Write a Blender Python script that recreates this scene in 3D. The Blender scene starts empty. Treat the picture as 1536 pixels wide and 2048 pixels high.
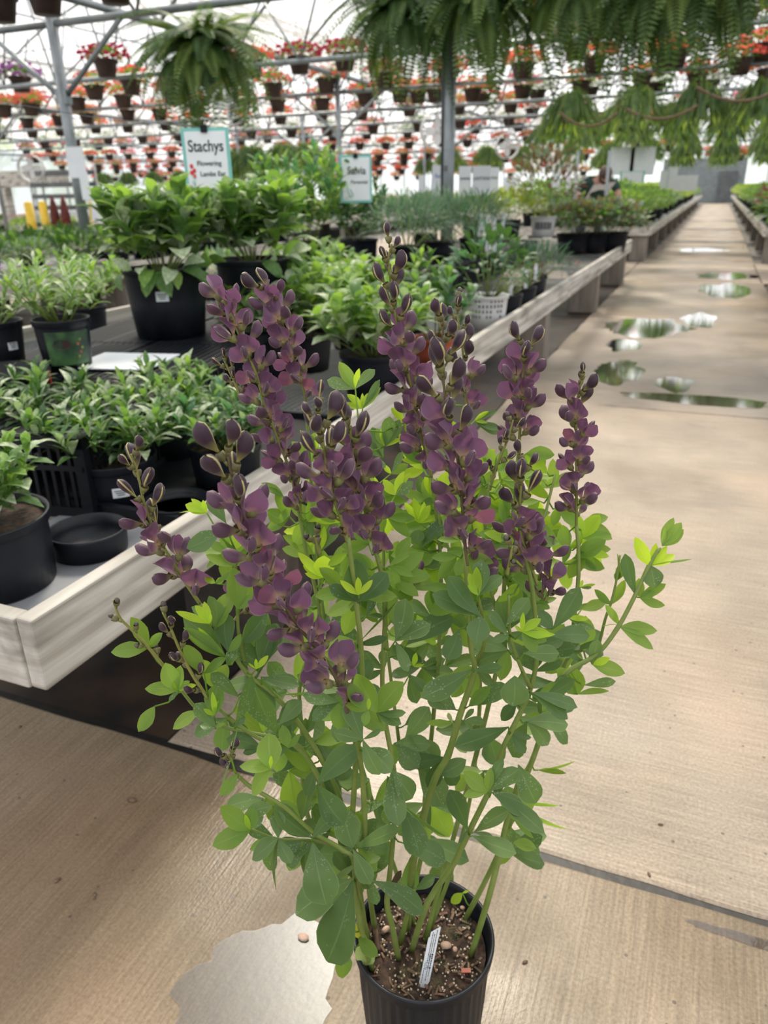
import bpy, bmesh, math, random
from mathutils import Vector, Matrix, noise as mnoise
random.seed(7)
R = random.Random(11)
PI = math.pi
C = bpy.context.scene.collection

# ------------------------------------------------------------------ camera
H = 1.27
F, CX, CY = 1500.0, 768.0, 1024.0
BX = Vector((0.9249623, 0.13624543, -0.35479844))
BY = Vector((0.37972041, -0.37067945, 0.8475902))
BZ = Vector((-0.0160362, -0.91871319, -0.39459969))
cam = bpy.data.cameras.new('camera')
camo = bpy.data.objects.new('camera', cam); C.objects.link(camo)
right = Vector((BX[0], BY[0], BZ[0])); down = Vector((BX[1], BY[1], BZ[1])); fwd = Vector((BX[2], BY[2], BZ[2]))
M = Matrix((right, -down, -fwd)).transposed().to_4x4(); M.translation = (0, 0, H)
camo.matrix_world = M
cam.sensor_fit = 'VERTICAL'; cam.sensor_height = 36.0; cam.lens = F / 2048 * 36.0
cam.clip_start = 0.05; cam.clip_end = 400
cam.dof.use_dof = True; cam.dof.focus_distance = 0.86; cam.dof.aperture_fstop = 6.2
bpy.context.scene.camera = camo
sc = bpy.context.scene
vs = sc.view_settings
vs.view_transform = 'Standard'; vs.look = 'None'; vs.gamma = 1.0; vs.use_curve_mapping = False
vs.exposure = 0.0
# ------------------------------------------------------------------ sky and sun
W = bpy.data.worlds.new('world'); sc.world = W; W.use_nodes = True
wn, wl = W.node_tree.nodes, W.node_tree.links
bg = wn['Background']
tc = wn.new('ShaderNodeTexCoord'); sp = wn.new('ShaderNodeSeparateXYZ'); cr = wn.new('ShaderNodeValToRGB')
wl.new(tc.outputs['Generated'], sp.inputs[0]); wl.new(sp.outputs['Z'], cr.inputs[0]); wl.new(cr.outputs[0], bg.inputs[0])
cr.color_ramp.elements[0].position = 0.0; cr.color_ramp.elements[0].color = (0.93, 0.94, 0.97, 1)
cr.color_ramp.elements[1].position = 0.8; cr.color_ramp.elements[1].color = (0.95, 0.96, 0.98, 1)
bg.inputs[1].default_value = 1.38
sun = bpy.data.lights.new('sun', 'SUN'); suno = bpy.data.objects.new('sun', sun); C.objects.link(suno)
sun.energy = 5.4; sun.angle = math.radians(14); sun.color = (1.0, 0.90, 0.74)
suno.rotation_euler = (-Vector((-0.28, 0.72, 1.0))).to_track_quat('-Z', 'Y').to_euler()
cyc = sc.cycles
cyc.max_bounces = 8; cyc.transparent_max_bounces = 16; cyc.diffuse_bounces = 4; cyc.glossy_bounces = 3
cyc.transmission_bounces = 4; cyc.sample_clamp_indirect = 6.0; cyc.caustics_reflective = False; cyc.caustics_refractive = False

# ------------------------------------------------------------------ photo geometry helpers
def ray(px, py):
    d = Vector((px - CX, py - CY, F)); return Vector((d.dot(BX), d.dot(BY), d.dot(BZ)))
def gz(px, py, z):
    d = ray(px, py); return Vector((0, 0, H)) + d * ((z - H) / d.z)
def gy(px, py, Y):
    d = ray(px, py); return Vector((0, 0, H)) + d * (Y / d.y)
HD = Vector((fwd.x, fwd.y, 0)).normalized()
POT = Vector((-0.262, 0.752, 0.23))
D0 = POT.x * HD.x + POT.y * HD.y
def P(px, py, o=0.0):
    d = ray(px, py); return Vector((0, 0, H)) + d * ((D0 + o) / (d.x * HD.x + d.y * HD.y))
CAM = Vector((0, 0, H))

# ------------------------------------------------------------------ materials
def newmat(name):
    m = bpy.data.materials.new(name); m.use_nodes = True; n = m.node_tree.nodes
    return m, n, m.node_tree.links, n['Principled BSDF'], n['Material Output']
def noise_mix(n, l, a, b, scale, coord='Object', stretch=None, detail=4, lo=.35, hi=.65):
    t = n.new('ShaderNodeTexCoord'); src = t.outputs[coord]
    if stretch:
        mp = n.new('ShaderNodeMapping'); mp.inputs['Scale'].default_value = stretch; l.new(src, mp.inputs[0]); src = mp.outputs[0]
    nz = n.new('ShaderNodeTexNoise'); nz.inputs['Scale'].default_value = scale; nz.inputs['Detail'].default_value = detail
    l.new(src, nz.inputs['Vector'])
    r = n.new('ShaderNodeValToRGB'); l.new(nz.outputs['Fac'], r.inputs[0])
    r.color_ramp.elements[0].position = lo; r.color_ramp.elements[1].position = hi
    r.color_ramp.elements[0].color = (*a, 1); r.color_ramp.elements[1].color = (*b, 1)
    return r.outputs[0], nz.outputs['Fac']
def plain(name, a, b=None, rough=.6, scale=20, metal=0.0, bump=0.0, coord='Object', stretch=None, spec=.5):
    m, n, l, p, o = newmat(name)
    col, f = noise_mix(n, l, a, b or tuple(x * .8 for x in a), scale, coord, stretch)
    l.new(col, p.inputs['Base Color']); p.inputs['Roughness'].default_value = rough; p.inputs['Metallic'].default_value = metal
    p.inputs['Specular IOR Level'].default_value = spec
    if bump:
        bp = n.new('ShaderNodeBump'); bp.inputs['Strength'].default_value = bump; bp.inputs['Distance'].default_value = .004
        l.new(f, bp.inputs['Height']); l.new(bp.outputs[0], p.inputs['Normal'])
    return m
def mixrgb(n, l, fac, a, b, mode='MIX'):
    x = n.new('ShaderNodeMix'); x.data_type = 'RGBA'; x.blend_type = mode
    if hasattr(fac, 'links'): l.new(fac, x.inputs[0])
    else: x.inputs[0].default_value = fac
    for i, v in ((6, a), (7, b)):
        if hasattr(v, 'links'): l.new(v, x.inputs[i])
        else: x.inputs[i].default_value = (*v, 1)
    return x.outputs[2]
def math_n(n, l, op, a, b=None, c=None, clamp=False):
    x = n.new('ShaderNodeMath'); x.operation = op; x.use_clamp = clamp
    for i, v in enumerate((a, b, c)):
        if v is None: continue
        if hasattr(v, 'links'): l.new(v, x.inputs[i])
        else: x.inputs[i].default_value = v
    return x.outputs[0]
def leafmat(name, a, b, trans, tf=.4, rough=.42, rib=.35, spots=False, scale=14, back=None):
    """leaf surface: UV x across (rib at .5), y along"""
    m, n, l, p, out = newmat(name)
    col, f = noise_mix(n, l, a, b, scale)
    uv = n.new('ShaderNodeUVMap'); s = n.new('ShaderNodeSeparateXYZ'); l.new(uv.outputs[0], s.inputs[0])
    d = math_n(n, l, 'ABSOLUTE', math_n(n, l, 'SUBTRACT', s.outputs[0], .5))
    ribf = math_n(n, l, 'MULTIPLY', math_n(n, l, 'LESS_THAN', d, .022), rib)
    edge = math_n(n, l, 'MULTIPLY', math_n(n, l, 'GREATER_THAN', d, .475), rib)
    light = tuple(min(1, x * 1.5 + .08) for x in b)
    col = mixrgb(n, l, math_n(n, l, 'MAXIMUM', ribf, edge), col, light)
    if spots:
        t = n.new('ShaderNodeTexCoord'); v = n.new('ShaderNodeTexVoronoi'); v.inputs['Scale'].default_value = 330
        l.new(t.outputs['Object'], v.inputs['Vector'])
        n2 = n.new('ShaderNodeTexNoise'); n2.inputs['Scale'].default_value = 26; l.new(t.outputs['Object'], n2.inputs['Vector'])
        a1 = math_n(n, l, 'LESS_THAN', v.outputs['Distance'], .26); a2 = math_n(n, l, 'GREATER_THAN', n2.outputs['Fac'], .56)
        sf = math_n(n, l, 'MULTIPLY', math_n(n, l, 'MULTIPLY', a1, a2), .5)
        col = mixrgb(n, l, sf, col, (.42, .50, .40))
    oi = n.new('ShaderNodeObjectInfo'); hs = n.new('ShaderNodeHueSaturation'); l.new(col, hs.inputs['Color'])
    l.new(math_n(n, l, 'ADD', math_n(n, l, 'MULTIPLY', oi.outputs['Random'], .6), .68), hs.inputs['Value'])
    l.new(math_n(n, l, 'SUBTRACT', .515, math_n(n, l, 'MULTIPLY', oi.outputs['Random'], .03)), hs.inputs['Hue']); col = hs.outputs[0]
    l.new(col, p.inputs['Base Color']); p.inputs['Roughness'].default_value = rough; p.inputs['Specular IOR Level'].default_value = .34
    tr = n.new('ShaderNodeBsdfTranslucent'); tr.inputs[0].default_value = (*trans, 1)
    mx = n.new('ShaderNodeMixShader'); mx.inputs[0].default_value = tf
    l.new(p.outputs[0], mx.inputs[1]); l.new(tr.outputs[0], mx.inputs[2]); l.new(mx.outputs[0], out.inputs[0])
    return m
def petalmat(name, base, tip, rimc, trans, tf=.3, rimw=.44, basecut=.28):
    m, n, l, p, out = newmat(name)
    uv = n.new('ShaderNodeUVMap'); s = n.new('ShaderNodeSeparateXYZ'); l.new(uv.outputs[0], s.inputs[0])
    r = n.new('ShaderNodeValToRGB'); l.new(s.outputs[1], r.inputs[0])
    e = r.color_ramp.elements; e[0].position = .05; e[0].color = (*base, 1); e[1].position = basecut + .18; e[1].color = (*tip, 1)
    x = e.new(basecut); x.color = (*[.45 * u + .55 * v for u, v in zip(base, tip)], 1)
    t = n.new('ShaderNodeTexCoord'); nz = n.new('ShaderNodeTexNoise'); nz.inputs['Scale'].default_value = 70; l.new(t.outputs['Object'], nz.inputs['Vector'])
    col = mixrgb(n, l, math_n(n, l, 'MULTIPLY', nz.outputs['Fac'], .4), r.outputs[0], tuple(v * .45 for v in tip))
    d = math_n(n, l, 'ABSOLUTE', math_n(n, l, 'SUBTRACT', s.outputs[0], .5))
    rim = math_n(n, l, 'MULTIPLY', math_n(n, l, 'GREATER_THAN', d, rimw), .75)
    col = mixrgb(n, l, rim, col, rimc)
    l.new(col, p.inputs['Base Color']); p.inputs['Roughness'].default_value = .55; p.inputs['Sheen Weight'].default_value = .15
    tr = n.new('ShaderNodeBsdfTranslucent'); tr.inputs[0].default_value = (*trans, 1)
    mx = n.new('ShaderNodeMixShader'); mx.inputs[0].default_value = tf
    l.new(p.outputs[0], mx.inputs[1]); l.new(tr.outputs[0], mx.inputs[2]); l.new(mx.outputs[0], out.inputs[0])
    return m
def concrete(name, a, b, axis, stain=(.42, .23, .09), orange=.5, wet=0.0):
    m, n, l, p, out = newmat(name)
    big, fb = noise_mix(n, l, a, b, 1.6, detail=6)
    st = (5, 170, 5) if axis == 'x' else (170, 5, 5)
    fine, ff = noise_mix(n, l, (.74, .74, .74), (1.12, 1.12, 1.12), 1.0, stretch=st, detail=3, lo=.3, hi=.7)
    grain, fg = noise_mix(n, l, (.72, .70, .68), (1.15, 1.14, 1.12), 160, detail=4, lo=.3, hi=.7)
    col = mixrgb(n, l, 1.0, big, fine, 'MULTIPLY'); col = mixrgb(n, l, 1.0, col, grain, 'MULTIPLY')
    so, fs = noise_mix(n, l, (0, 0, 0), (1, 1, 1), .8, detail=3, lo=.52, hi=.78)
    col = mixrgb(n, l, math_n(n, l, 'MULTIPLY', so, orange), col, stain)
    t = n.new('ShaderNodeTexCoord'); v = n.new('ShaderNodeTexVoronoi'); v.inputs['Scale'].default_value = 26; l.new(t.outputs['Object'], v.inputs['Vector'])
    n3 = n.new('ShaderNodeTexNoise'); n3.inputs['Scale'].default_value = 9; l.new(t.outputs['Object'], n3.inputs['Vector'])
    dk = math_n(n, l, 'MULTIPLY', math_n(n, l, 'LESS_THAN', v.outputs['Distance'], .10), math_n(n, l, 'GREATER_THAN', n3.outputs['Fac'], .54))
    col = mixrgb(n, l, math_n(n, l, 'MULTIPLY', dk, .7), col, (.05, .045, .04))
    l.new(col, p.inputs['Base Color'])
    w, fw = noise_mix(n, l, (.30, .30, .30), (.75, .75, .75), 1.3, detail=5, lo=.38 + wet, hi=.6 + wet)
    l.new(w, p.inputs['Roughness'])
    h = math_n(n, l, 'ADD', math_n(n, l, 'MULTIPLY', ff, .9), math_n(n, l, 'MULTIPLY', fg, .8))
    bp = n.new('ShaderNodeBump'); bp.inputs['Strength'].default_value = .55; bp.inputs['Distance'].default_value = .0016
    l.new(h, bp.inputs['Height']); l.new(bp.outputs[0], p.inputs['Normal'])
    return m
MT = {}
MT['slab_walk'] = concrete('walkway_concrete', (.29, .242, .192), (.435, .362, .290), 'x', (.44, .28, .165), .45)
MT['slab_wet'] = concrete('damp_walkway_concrete', (.25, .205, .165), (.42, .36, .30), 'x', (.34, .21, .10), .5, wet=.14)
MT['slab_near'] = concrete('near_concrete', (.135, .098, .058), (.33, .268, .195), 'y', (.17, .085, .035), .8)
MT['cloth'] = plain('weed_cloth', (.010, .010, .012), (.05, .032, .022), .38, 5, bump=.6)
MT['dirt'] = plain('joint_dirt', (.004, .004, .004), (.012, .011, .010), .5, 30, bump=.4)
MT['pea'] = plain('ground_gravel', (.16, .15, .14), (.26, .25, .23), .9, 40, bump=.5)
def woodm():
    m, n, l, p, out = newmat('whitewashed_wood')
    c1, f1 = noise_mix(n, l, (.42, .39, .35), (.70, .675, .63), 1.0, stretch=(2.5, .8, 34), detail=5, lo=.38, hi=.62)
    c2, f2 = noise_mix(n, l, (.78, .78, .78), (1.04, 1.04, 1.04), 1.0, stretch=(20, 3, 20), detail=4, lo=.35, hi=.6)
    c = mixrgb(n, l, 1.0, c1, c2, 'MULTIPLY')
    c3, f3 = noise_mix(n, l, (.52, .52, .50), (1, 1, 1), 5, stretch=(1, .35, 1.6), detail=6, lo=.36, hi=.5); c = mixrgb(n, l, 1.0, c, c3, 'MULTIPLY')
    l.new(c, p.inputs['Base Color']); p.inputs['Roughness'].default_value = .7
    bp = n.new('ShaderNodeBump'); bp.inputs['Strength'].default_value = .4; bp.inputs['Distance'].default_value = .003
    l.new(f1, bp.inputs['Height']); l.new(bp.outputs[0], p.inputs['Normal'])
    return m
MT['wood'] = woodm(); MT['dwood'] = plain('dark_leg', (.03, .025, .022), (.07, .055, .045), .6, 12, bump=.4); MT['lwood'] = plain('weathered_leg', (.17, .145, .12), (.27, .24, .21), .7, 12, stretch=(1, 1, .2), bump=.4)  # dwood: darker brown for the legs at the near bench ends
MT['metal'] = plain('galvanised_steel', (.22, .25, .27), (.30, .33, .35), .42, 6, metal=.55)
MT['dmetal'] = plain('dark_steel', (.10, .11, .12), (.15, .16, .17), .5, 6, metal=.4)
MT['black'] = plain('black_plastic', (.005, .006, .009), (.010, .012, .017), .5, 9, spec=.22)
MT['blackpot'] = plain('black_nursery_plastic', (.006, .008, .013), (.016, .018, .025), .42, 14, stretch=(1, 1, .3), spec=.28)
MT['brownpot'] = plain('brown_basket_plastic', (.030, .016, .014), (.05, .028, .024), .5, 10)
MT['whitepot'] = plain('white_pot_plastic', (.62, .64, .66), (.72, .73, .74), .45, 10)
MT['redpot'] = plain('terracotta_plastic', (.32, .06, .03), (.40, .09, .045), .5, 10)
MT['greenpot'] = plain('printed_green_pot', (.012, .03, .022), (.06, .14, .05), .4, 18)
MT['mat'] = plain('grey_tray_mat', (.20, .215, .24), (.27, .28, .30), .4, 6)
MT['paper'] = plain('white_card', (.74, .78, .84), (.80, .83, .88), .5, 8)
MT['teal'] = plain('teal_card_border', (.19, .50, .49), (.22, .56, .52), .5, 8)
MT['ink'] = plain('black_ink', (.02, .02, .03), rough=.6)
MT['redink'] = plain('red_ink', (.70, .04, .05), rough=.6)
MT['greenink'] = plain('green_ink', (.20, .55, .42), rough=.6)
MT['blueink'] = plain('blue_ink', (.15, .25, .60), rough=.6)
MT['yellow'] = plain('yellow_paint', (.75, .50, .03), (.80, .56, .06), .5, 8)
MT['soil'] = plain('potting_soil', (.018, .011, .008), (.075, .042, .026), .9, 90, bump=1.0)
MT['bark'] = plain('bark_chip', (.10, .055, .035), (.20, .13, .09), .85, 60)
MT['pebble'] = plain('tan_pebble', (.42, .26, .19), (.60, .43, .34), .6, 50, bump=.3)
MT['perlite'] = plain('perlite', (.55, .45, .30), (.75, .68, .55), .6, 90)
MT['moss'] = leafmat('moss_green', (.12, .25, .08), (.25, .42, .18), (.3, .5, .1), .2, rib=0)
MT['stem'] = plain('plant_stem', (.145, .215, .040), (.215, .28, .07), .45, 24)
MT['rachis'] = plain('flower_stem', (.19, .21, .045), (.25, .25, .07), .5, 24)
MT['rachisd'] = plain('dark_flower_stem', (.09, .06, .045), (.15, .12, .05), .5, 24)
MT['leaf_m'] = leafmat('mature_leaf', (.072, .135, .043), (.138, .222, .080), (.24, .43, .05), .30, .40, .30, True)
MT['leaf_k'] = leafmat('mid_leaf', (.135, .235, .040), (.205, .325, .070), (.42, .66, .06), .44, .40, .25)
MT['leaf_y'] = leafmat('young_leaf', (.33, .50, .030), (.44, .60, .05), (.62, .88, .05), .50, .45, .15)
MT['leaf_Y'] = leafmat('yellowing_leaf', (.50, .50, .04), (.62, .58, .07), (.8, .75, .08), .35, .5, .1)
MT['leaf_p'] = leafmat('pale_leaf', (.22, .33, .10), (.32, .42, .17), (.5, .6, .2), .35, .5, .2)
MT['leaf_b'] = plain('dried_leaf', (.06, .04, .02), (.12, .08, .04), .8, 20)
MT['petal'] = petalmat('plum_petal', (.66, .46, .18), (.155, .068, .142), (.32, .19, .28), (.30, .12, .24), .24, .465, .26)
MT['pod'] = petalmat('dusky_wing_petal', (.52, .46, .18), (.125, .060, .105), (.34, .25, .20), (.25, .08, .13), .18, .455)
MT['bud'] = petalmat('dark_bud_petal', (.40, .36, .09), (.042, .016, .034), (.62, .55, .20), (.10, .02, .05), .10, .445, .22)
MT['pink'] = petalmat('pink_banner_petal', (.68, .40, .22), (.21, .075, .14), (.34, .16, .24), (.36, .12, .19), .26, .475)
MT['calyx'] = plain('calyx', (.20, .21, .06), (.11, .085, .055), .55, 120)
MT['gbud'] = plain('tiny_grey_bud', (.075, .058, .060), (.13, .12, .07), .6, 150)
MT['glaze'] = None
m, n, l, p, out = newmat('roof_film'); n.remove(p)
tp = n.new('ShaderNodeBsdfTransparent'); tp.inputs[0].default_value = (.99, .99, .99, 1)
tl = n.new('ShaderNodeBsdfTranslucent'); tl.inputs[0].default_value = (.96, .96, .95, 1)
mx = n.new('ShaderNodeMixShader'); mx.inputs[0].default_value = .30
l.new(tp.outputs[0], mx.inputs[1]); l.new(tl.outputs[0], mx.inputs[2]); l.new(mx.outputs[0], out.inputs[0]); MT['glaze'] = m
m, n, l, p, out = newmat('wall_film'); n.remove(p)
tp = n.new('ShaderNodeBsdfTransparent'); tp.inputs[0].default_value = (.95, .97, 1, 1)
tl = n.new('ShaderNodeBsdfTranslucent'); tl.inputs[0].default_value = (.88, .92, .96, 1)
mx = n.new('ShaderNodeMixShader'); mx.inputs[0].default_value = .55
l.new(tp.outputs[0], mx.inputs[1]); l.new(tl.outputs[0], mx.inputs[2]); l.new(mx.outputs[0], out.inputs[0]); MT['wallfilm'] = m
m, n, l, p, out = newmat('standing_water')
gl = n.new('ShaderNodeBsdfGlossy'); gl.inputs['Roughness'].default_value = .05; gl.inputs[0].default_value = (1, 1, 1, 1)
tp = n.new('ShaderNodeBsdfTransparent'); tp.inputs[0].default_value = (.74, .71, .68, 1)
fr = n.new('ShaderNodeFresnel'); fr.inputs[0].default_value = 1.38
t_ = n.new('ShaderNodeTexCoord'); nz = n.new('ShaderNodeTexNoise'); nz.inputs['Scale'].default_value = 60; l.new(t_.outputs['Object'], nz.inputs['Vector'])
bp = n.new('ShaderNodeBump'); bp.inputs['Strength'].default_value = .12; bp.inputs['Distance'].default_value = .001; l.new(nz.outputs['Fac'], bp.inputs['Height'])
l.new(bp.outputs[0], gl.inputs['Normal']); n.remove(p)
mx = n.new('ShaderNodeMixShader'); l.new(math_n(n, l, 'MULTIPLY', fr.outputs[0], 3.0, clamp=True), mx.inputs[0])
l.new(tp.outputs[0], mx.inputs[1]); l.new(gl.outputs[0], mx.inputs[2]); l.new(mx.outputs[0], out.inputs[0]); MT['water'] = m
m2 = m.copy(); m2.name = 'thin_water_film'; m2.node_tree.nodes['Glossy BSDF'].inputs['Roughness'].default_value = .30; MT['film'] = m2
for q in m2.node_tree.nodes:
    if q.type == 'MATH' and q.operation == 'MULTIPLY': q.inputs[1].default_value = 1.7
    if q.type == 'BSDF_GLOSSY': q.inputs[0].default_value = (.86, .93, 1, 1)
# background foliage colours
for k, a, b, t, tf in (('g_dark', (.022, .060, .022), (.055, .12, .04), (.12, .28, .04), .25), ('g_mid', (.065, .145, .04), (.15, .27, .09), (.26, .48, .07), .35),
                       ('g_lime', (.12, .24, .04), (.26, .40, .10), (.4, .65, .08), .4), ('g_pale', (.26, .36, .20), (.55, .60, .45), (.4, .6, .2), .3),
                       ('g_grey', (.13, .20, .14), (.24, .33, .24), (.25, .4, .2), .25), ('g_blue', (.05, .13, .07), (.10, .22, .12), (.15, .4, .12), .3),
                       ('g_yel', (.25, .32, .04), (.42, .46, .07), (.5, .6, .08), .35), ('g_red', (.09, .025, .02), (.18, .05, .035), (.3, .08, .05), .3),
                       ('g_brown', (.12, .10, .06), (.24, .20, .13), (.3, .25, .1), .25), ('g_fern', (.038, .088, .028), (.095, .170, .055), (.18, .34, .05), .32),
                       ('g_ferny', (.09, .16, .04), (.17, .26, .07), (.32, .45, .06), .4),
                       ('f_coral', (.75, .12, .07), (.85, .26, .18), (.9, .25, .15), .35), ('f_red', (.62, .03, .02), (.75, .09, .05), (.8, .08, .04), .35),
                       ('f_crim', (.35, .01, .05), (.55, .03, .12), (.6, .04, .12), .35), ('f_white', (.80, .80, .78), (.90, .90, .88), (.9, .9, .85), .4),
                       ('f_pink', (.70, .12, .22), (.82, .35, .42), (.9, .3, .35), .35), ('f_purple', (.22, .04, .28), (.45, .15, .5), (.5, .2, .5), .35)):
    MT[k] = leafmat(k, a, b, t, tf, .5, .12, scale=9)

# ------------------------------------------------------------------ mesh builder
class MB:
    def __init__(s): s.v = []; s.f = []; s.m = []; s.uv = []
    def add(s, vs_, fs, mi=0, uvs=None):
        o = len(s.v); s.v += [tuple(x) for x in vs_]
        for q in fs:
            s.f.append(tuple(o + i for i in q)); s.m.append(mi)
            s.uv += [(uvs[i] if uvs else (0.3, 0.5)) for i in q]
    def box(s, c, d, rot=None, mi=0):
        c = Vector(c); pts = []
        for x in (-.5, .5):
            for y in (-.5, .5):
                for z in (-.5, .5):
                    q = Vector((x * d[0], y * d[1], z * d[2]))
                    if rot: q = rot @ q
                    pts.append(c + q)
        s.add(pts, [(0, 1, 3, 2), (4, 6, 7, 5), (0, 4, 5, 1), (2, 3, 7, 6), (0, 2, 6, 4), (1, 5, 7, 3)], mi)
    def tube(s, pts, rad, k=6, mi=0, cap=True):
        pts = [Vector(q) for q in pts]; n_ = len(pts)
        if not hasattr(rad, '__len__'): rad = [rad] * n_
        t = (pts[1] - pts[0]).normalized(); a = t.orthogonal().normalized(); V = []; UV = []
        for i, q in enumerate(pts):
            t = (pts[min(i + 1, n_ - 1)] - pts[max(i - 1, 0)])
            t = t.normalized() if t.length > 1e-9 else Vector((0, 0, 1))
            a = (a - t * a.dot(t)); a = a.normalized() if a.length > 1e-6 else t.orthogonal().normalized()
            b = t.cross(a)
            for j in range(k):
                w = 2 * PI * j / k; V.append(q + (a * math.cos(w) + b * math.sin(w)) * rad[i]); UV.append((.3, i / (n_ - 1)))
        Fs = [(i * k + j, i * k + (j + 1) % k, (i + 1) * k + (j + 1) % k, (i + 1) * k + j) for i in range(n_ - 1) for j in range(k)]
        if cap: Fs += [tuple(range(k - 1, -1, -1)), tuple((n_ - 1) * k + j for j in range(k))]
        s.add(V, Fs, mi, UV)
    def lathe(s, prof, k=32, mi=0, fn=None, c=(0, 0, 0)):
        V = []; n_ = len(prof)
        for i, (r, z) in enumerate(prof):
            for j in range(k):
                a = 2 * PI * j / k; rr = r * (fn(a, i) if fn else 1); V.append((c[0] + rr * math.cos(a), c[1] + rr * math.sin(a), c[2] + z))
        Fs = [(i * k + j, i * k + (j + 1) % k, (i + 1) * k + (j + 1) % k, (i + 1) * k + j) for i in range(n_ - 1) for j in range(k)]
        s.add(V, Fs, mi)
    def ell(s, c, r, rot=None, k=8, h=5, mi=0):
        c = Vector(c); V = []
        for i in range(h + 1):
            th = PI * i / h
            for j in range(k):
                a = 2 * PI * j / k; q = Vector((r[0] * math.sin(th) * math.cos(a), r[1] * math.sin(th) * math.sin(a), r[2] * math.cos(th)))
                if rot: q = rot @ q
                V.append(c + q)
        s.add(V, [(i * k + j, (i + 1) * k + j, (i + 1) * k + (j + 1) % k, i * k + (j + 1) % k) for i in range(h) for j in range(k)], mi)
    def leaf(s, b, t, nrm, w, curl=.12, fold=.18, prof=None, nl=7, nw=4, mi=0, side=0.0):
        b, t = Vector(b), Vector(t); ax = t - b; L = ax.length
        if L < 1e-6: return
        ax /= L; nrm = Vector(nrm); nrm = nrm - ax * nrm.dot(ax)
        nrm = nrm.normalized() if nrm.length > 1e-5 else ax.orthogonal().normalized()
        sd = ax.cross(nrm); prof = prof or OBOV; V = []; UV = []
        for i in range(nl + 1):
            u = i / nl; wu = interp(prof, u) * w * .5
            cen = b + ax * (L * u) + nrm * (curl * L * math.sin(PI * u)) + sd * (side * L * math.sin(PI * u))
            for j in range(nw + 1):
                q = (j / nw - .5) * 2
                V.append(cen + sd * (q * wu) + nrm * (abs(q) * fold * wu)); UV.append((j / nw, u))
        Fs = [(i * (nw + 1) + j, i * (nw + 1) + j + 1, (i + 1) * (nw + 1) + j + 1, (i + 1) * (nw + 1) + j) for i in range(nl) for j in range(nw)]
        s.add(V, Fs, mi, UV)
    def mesh(s, name, mats, smooth=True):
        me = bpy.data.meshes.new(name); me.from_pydata(s.v, [], s.f)
        for q in (mats if isinstance(mats, (list, tuple)) else [mats]): me.materials.append(MT[q])
        me.polygons.foreach_set('material_index', s.m)
        if smooth: me.polygons.foreach_set('use_smooth', [True] * len(s.f))
        u = me.uv_layers.new(name='UVMap'); u.data.foreach_set('uv', [c for q in s.uv for c in q]); me.update()
        return me
    def build(s, name, mats, parent=None, smooth=True, loc=None):
        return link(name, s.mesh(name, mats, smooth), parent, loc)
def interp(tab, u):
    for (a, x), (b, y) in zip(tab, tab[1:]):
        if u <= b: return x + (y - x) * ((u - a) / (b - a) if b > a else 0)
    return tab[-1][1]
OBOV = [(0, .05), (.12, .24), (.28, .56), (.45, .84), (.6, .98), (.72, 1), (.84, .84), (.93, .55), (1, .06)]
OVAL = [(0, .06), (.12, .40), (.3, .82), (.5, 1), (.7, .88), (.86, .58), (.95, .3), (1, .03)]
LANCE = [(0, .15), (.15, .55), (.35, .95), (.5, 1), (.7, .78), (.88, .38), (1, .02)]
ROUND = [(0, .15), (.1, .5), (.3, .9), (.5, 1), (.7, .96), (.85, .76), (.95, .45), (1, .05)]
def link(name, data, parent=None, loc=None):
    o = bpy.data.objects.new(name, data); C.objects.link(o)
    if parent: o.parent = parent
    if loc is not None: o.location = loc
    return o
def thing(name, label, cat, loc=(0, 0, 0), rz=0, group=None):
    o = bpy.data.objects.new(name, None); C.objects.link(o); o.location = loc; o.rotation_euler = (0, 0, rz)
    o.empty_display_size = .05
    return tag(o, label, cat, group)
def tag(o, label, cat, group=None, kind=None):
    o['label'] = label; o['category'] = cat
    if group: o['group'] = group
    if kind: o['kind'] = kind
    return o
def dup(root, loc, rz=None, label=None, group=None, scale=None):
    r = root.copy(); C.objects.link(r); r.location = loc
    if rz is not None: r.rotation_euler = (0, 0, rz)
    if scale: r.scale = (scale,) * 3 if not hasattr(scale, '__len__') else scale
    if label: r['label'] = label
    if group: r['group'] = group
    for ch in list(root.children):
        c = ch.copy(); C.objects.link(c); c.parent = r
        for g in list(ch.children):
            d = g.copy(); C.objects.link(d); d.parent = c
    return r
def ordn(i):
    i = int(i); s = 'th' if 10 <= i % 100 <= 20 else {1: 'st', 2: 'nd', 3: 'rd'}.get(i % 10, 'th'); return '%d%s' % (i, s)

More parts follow.
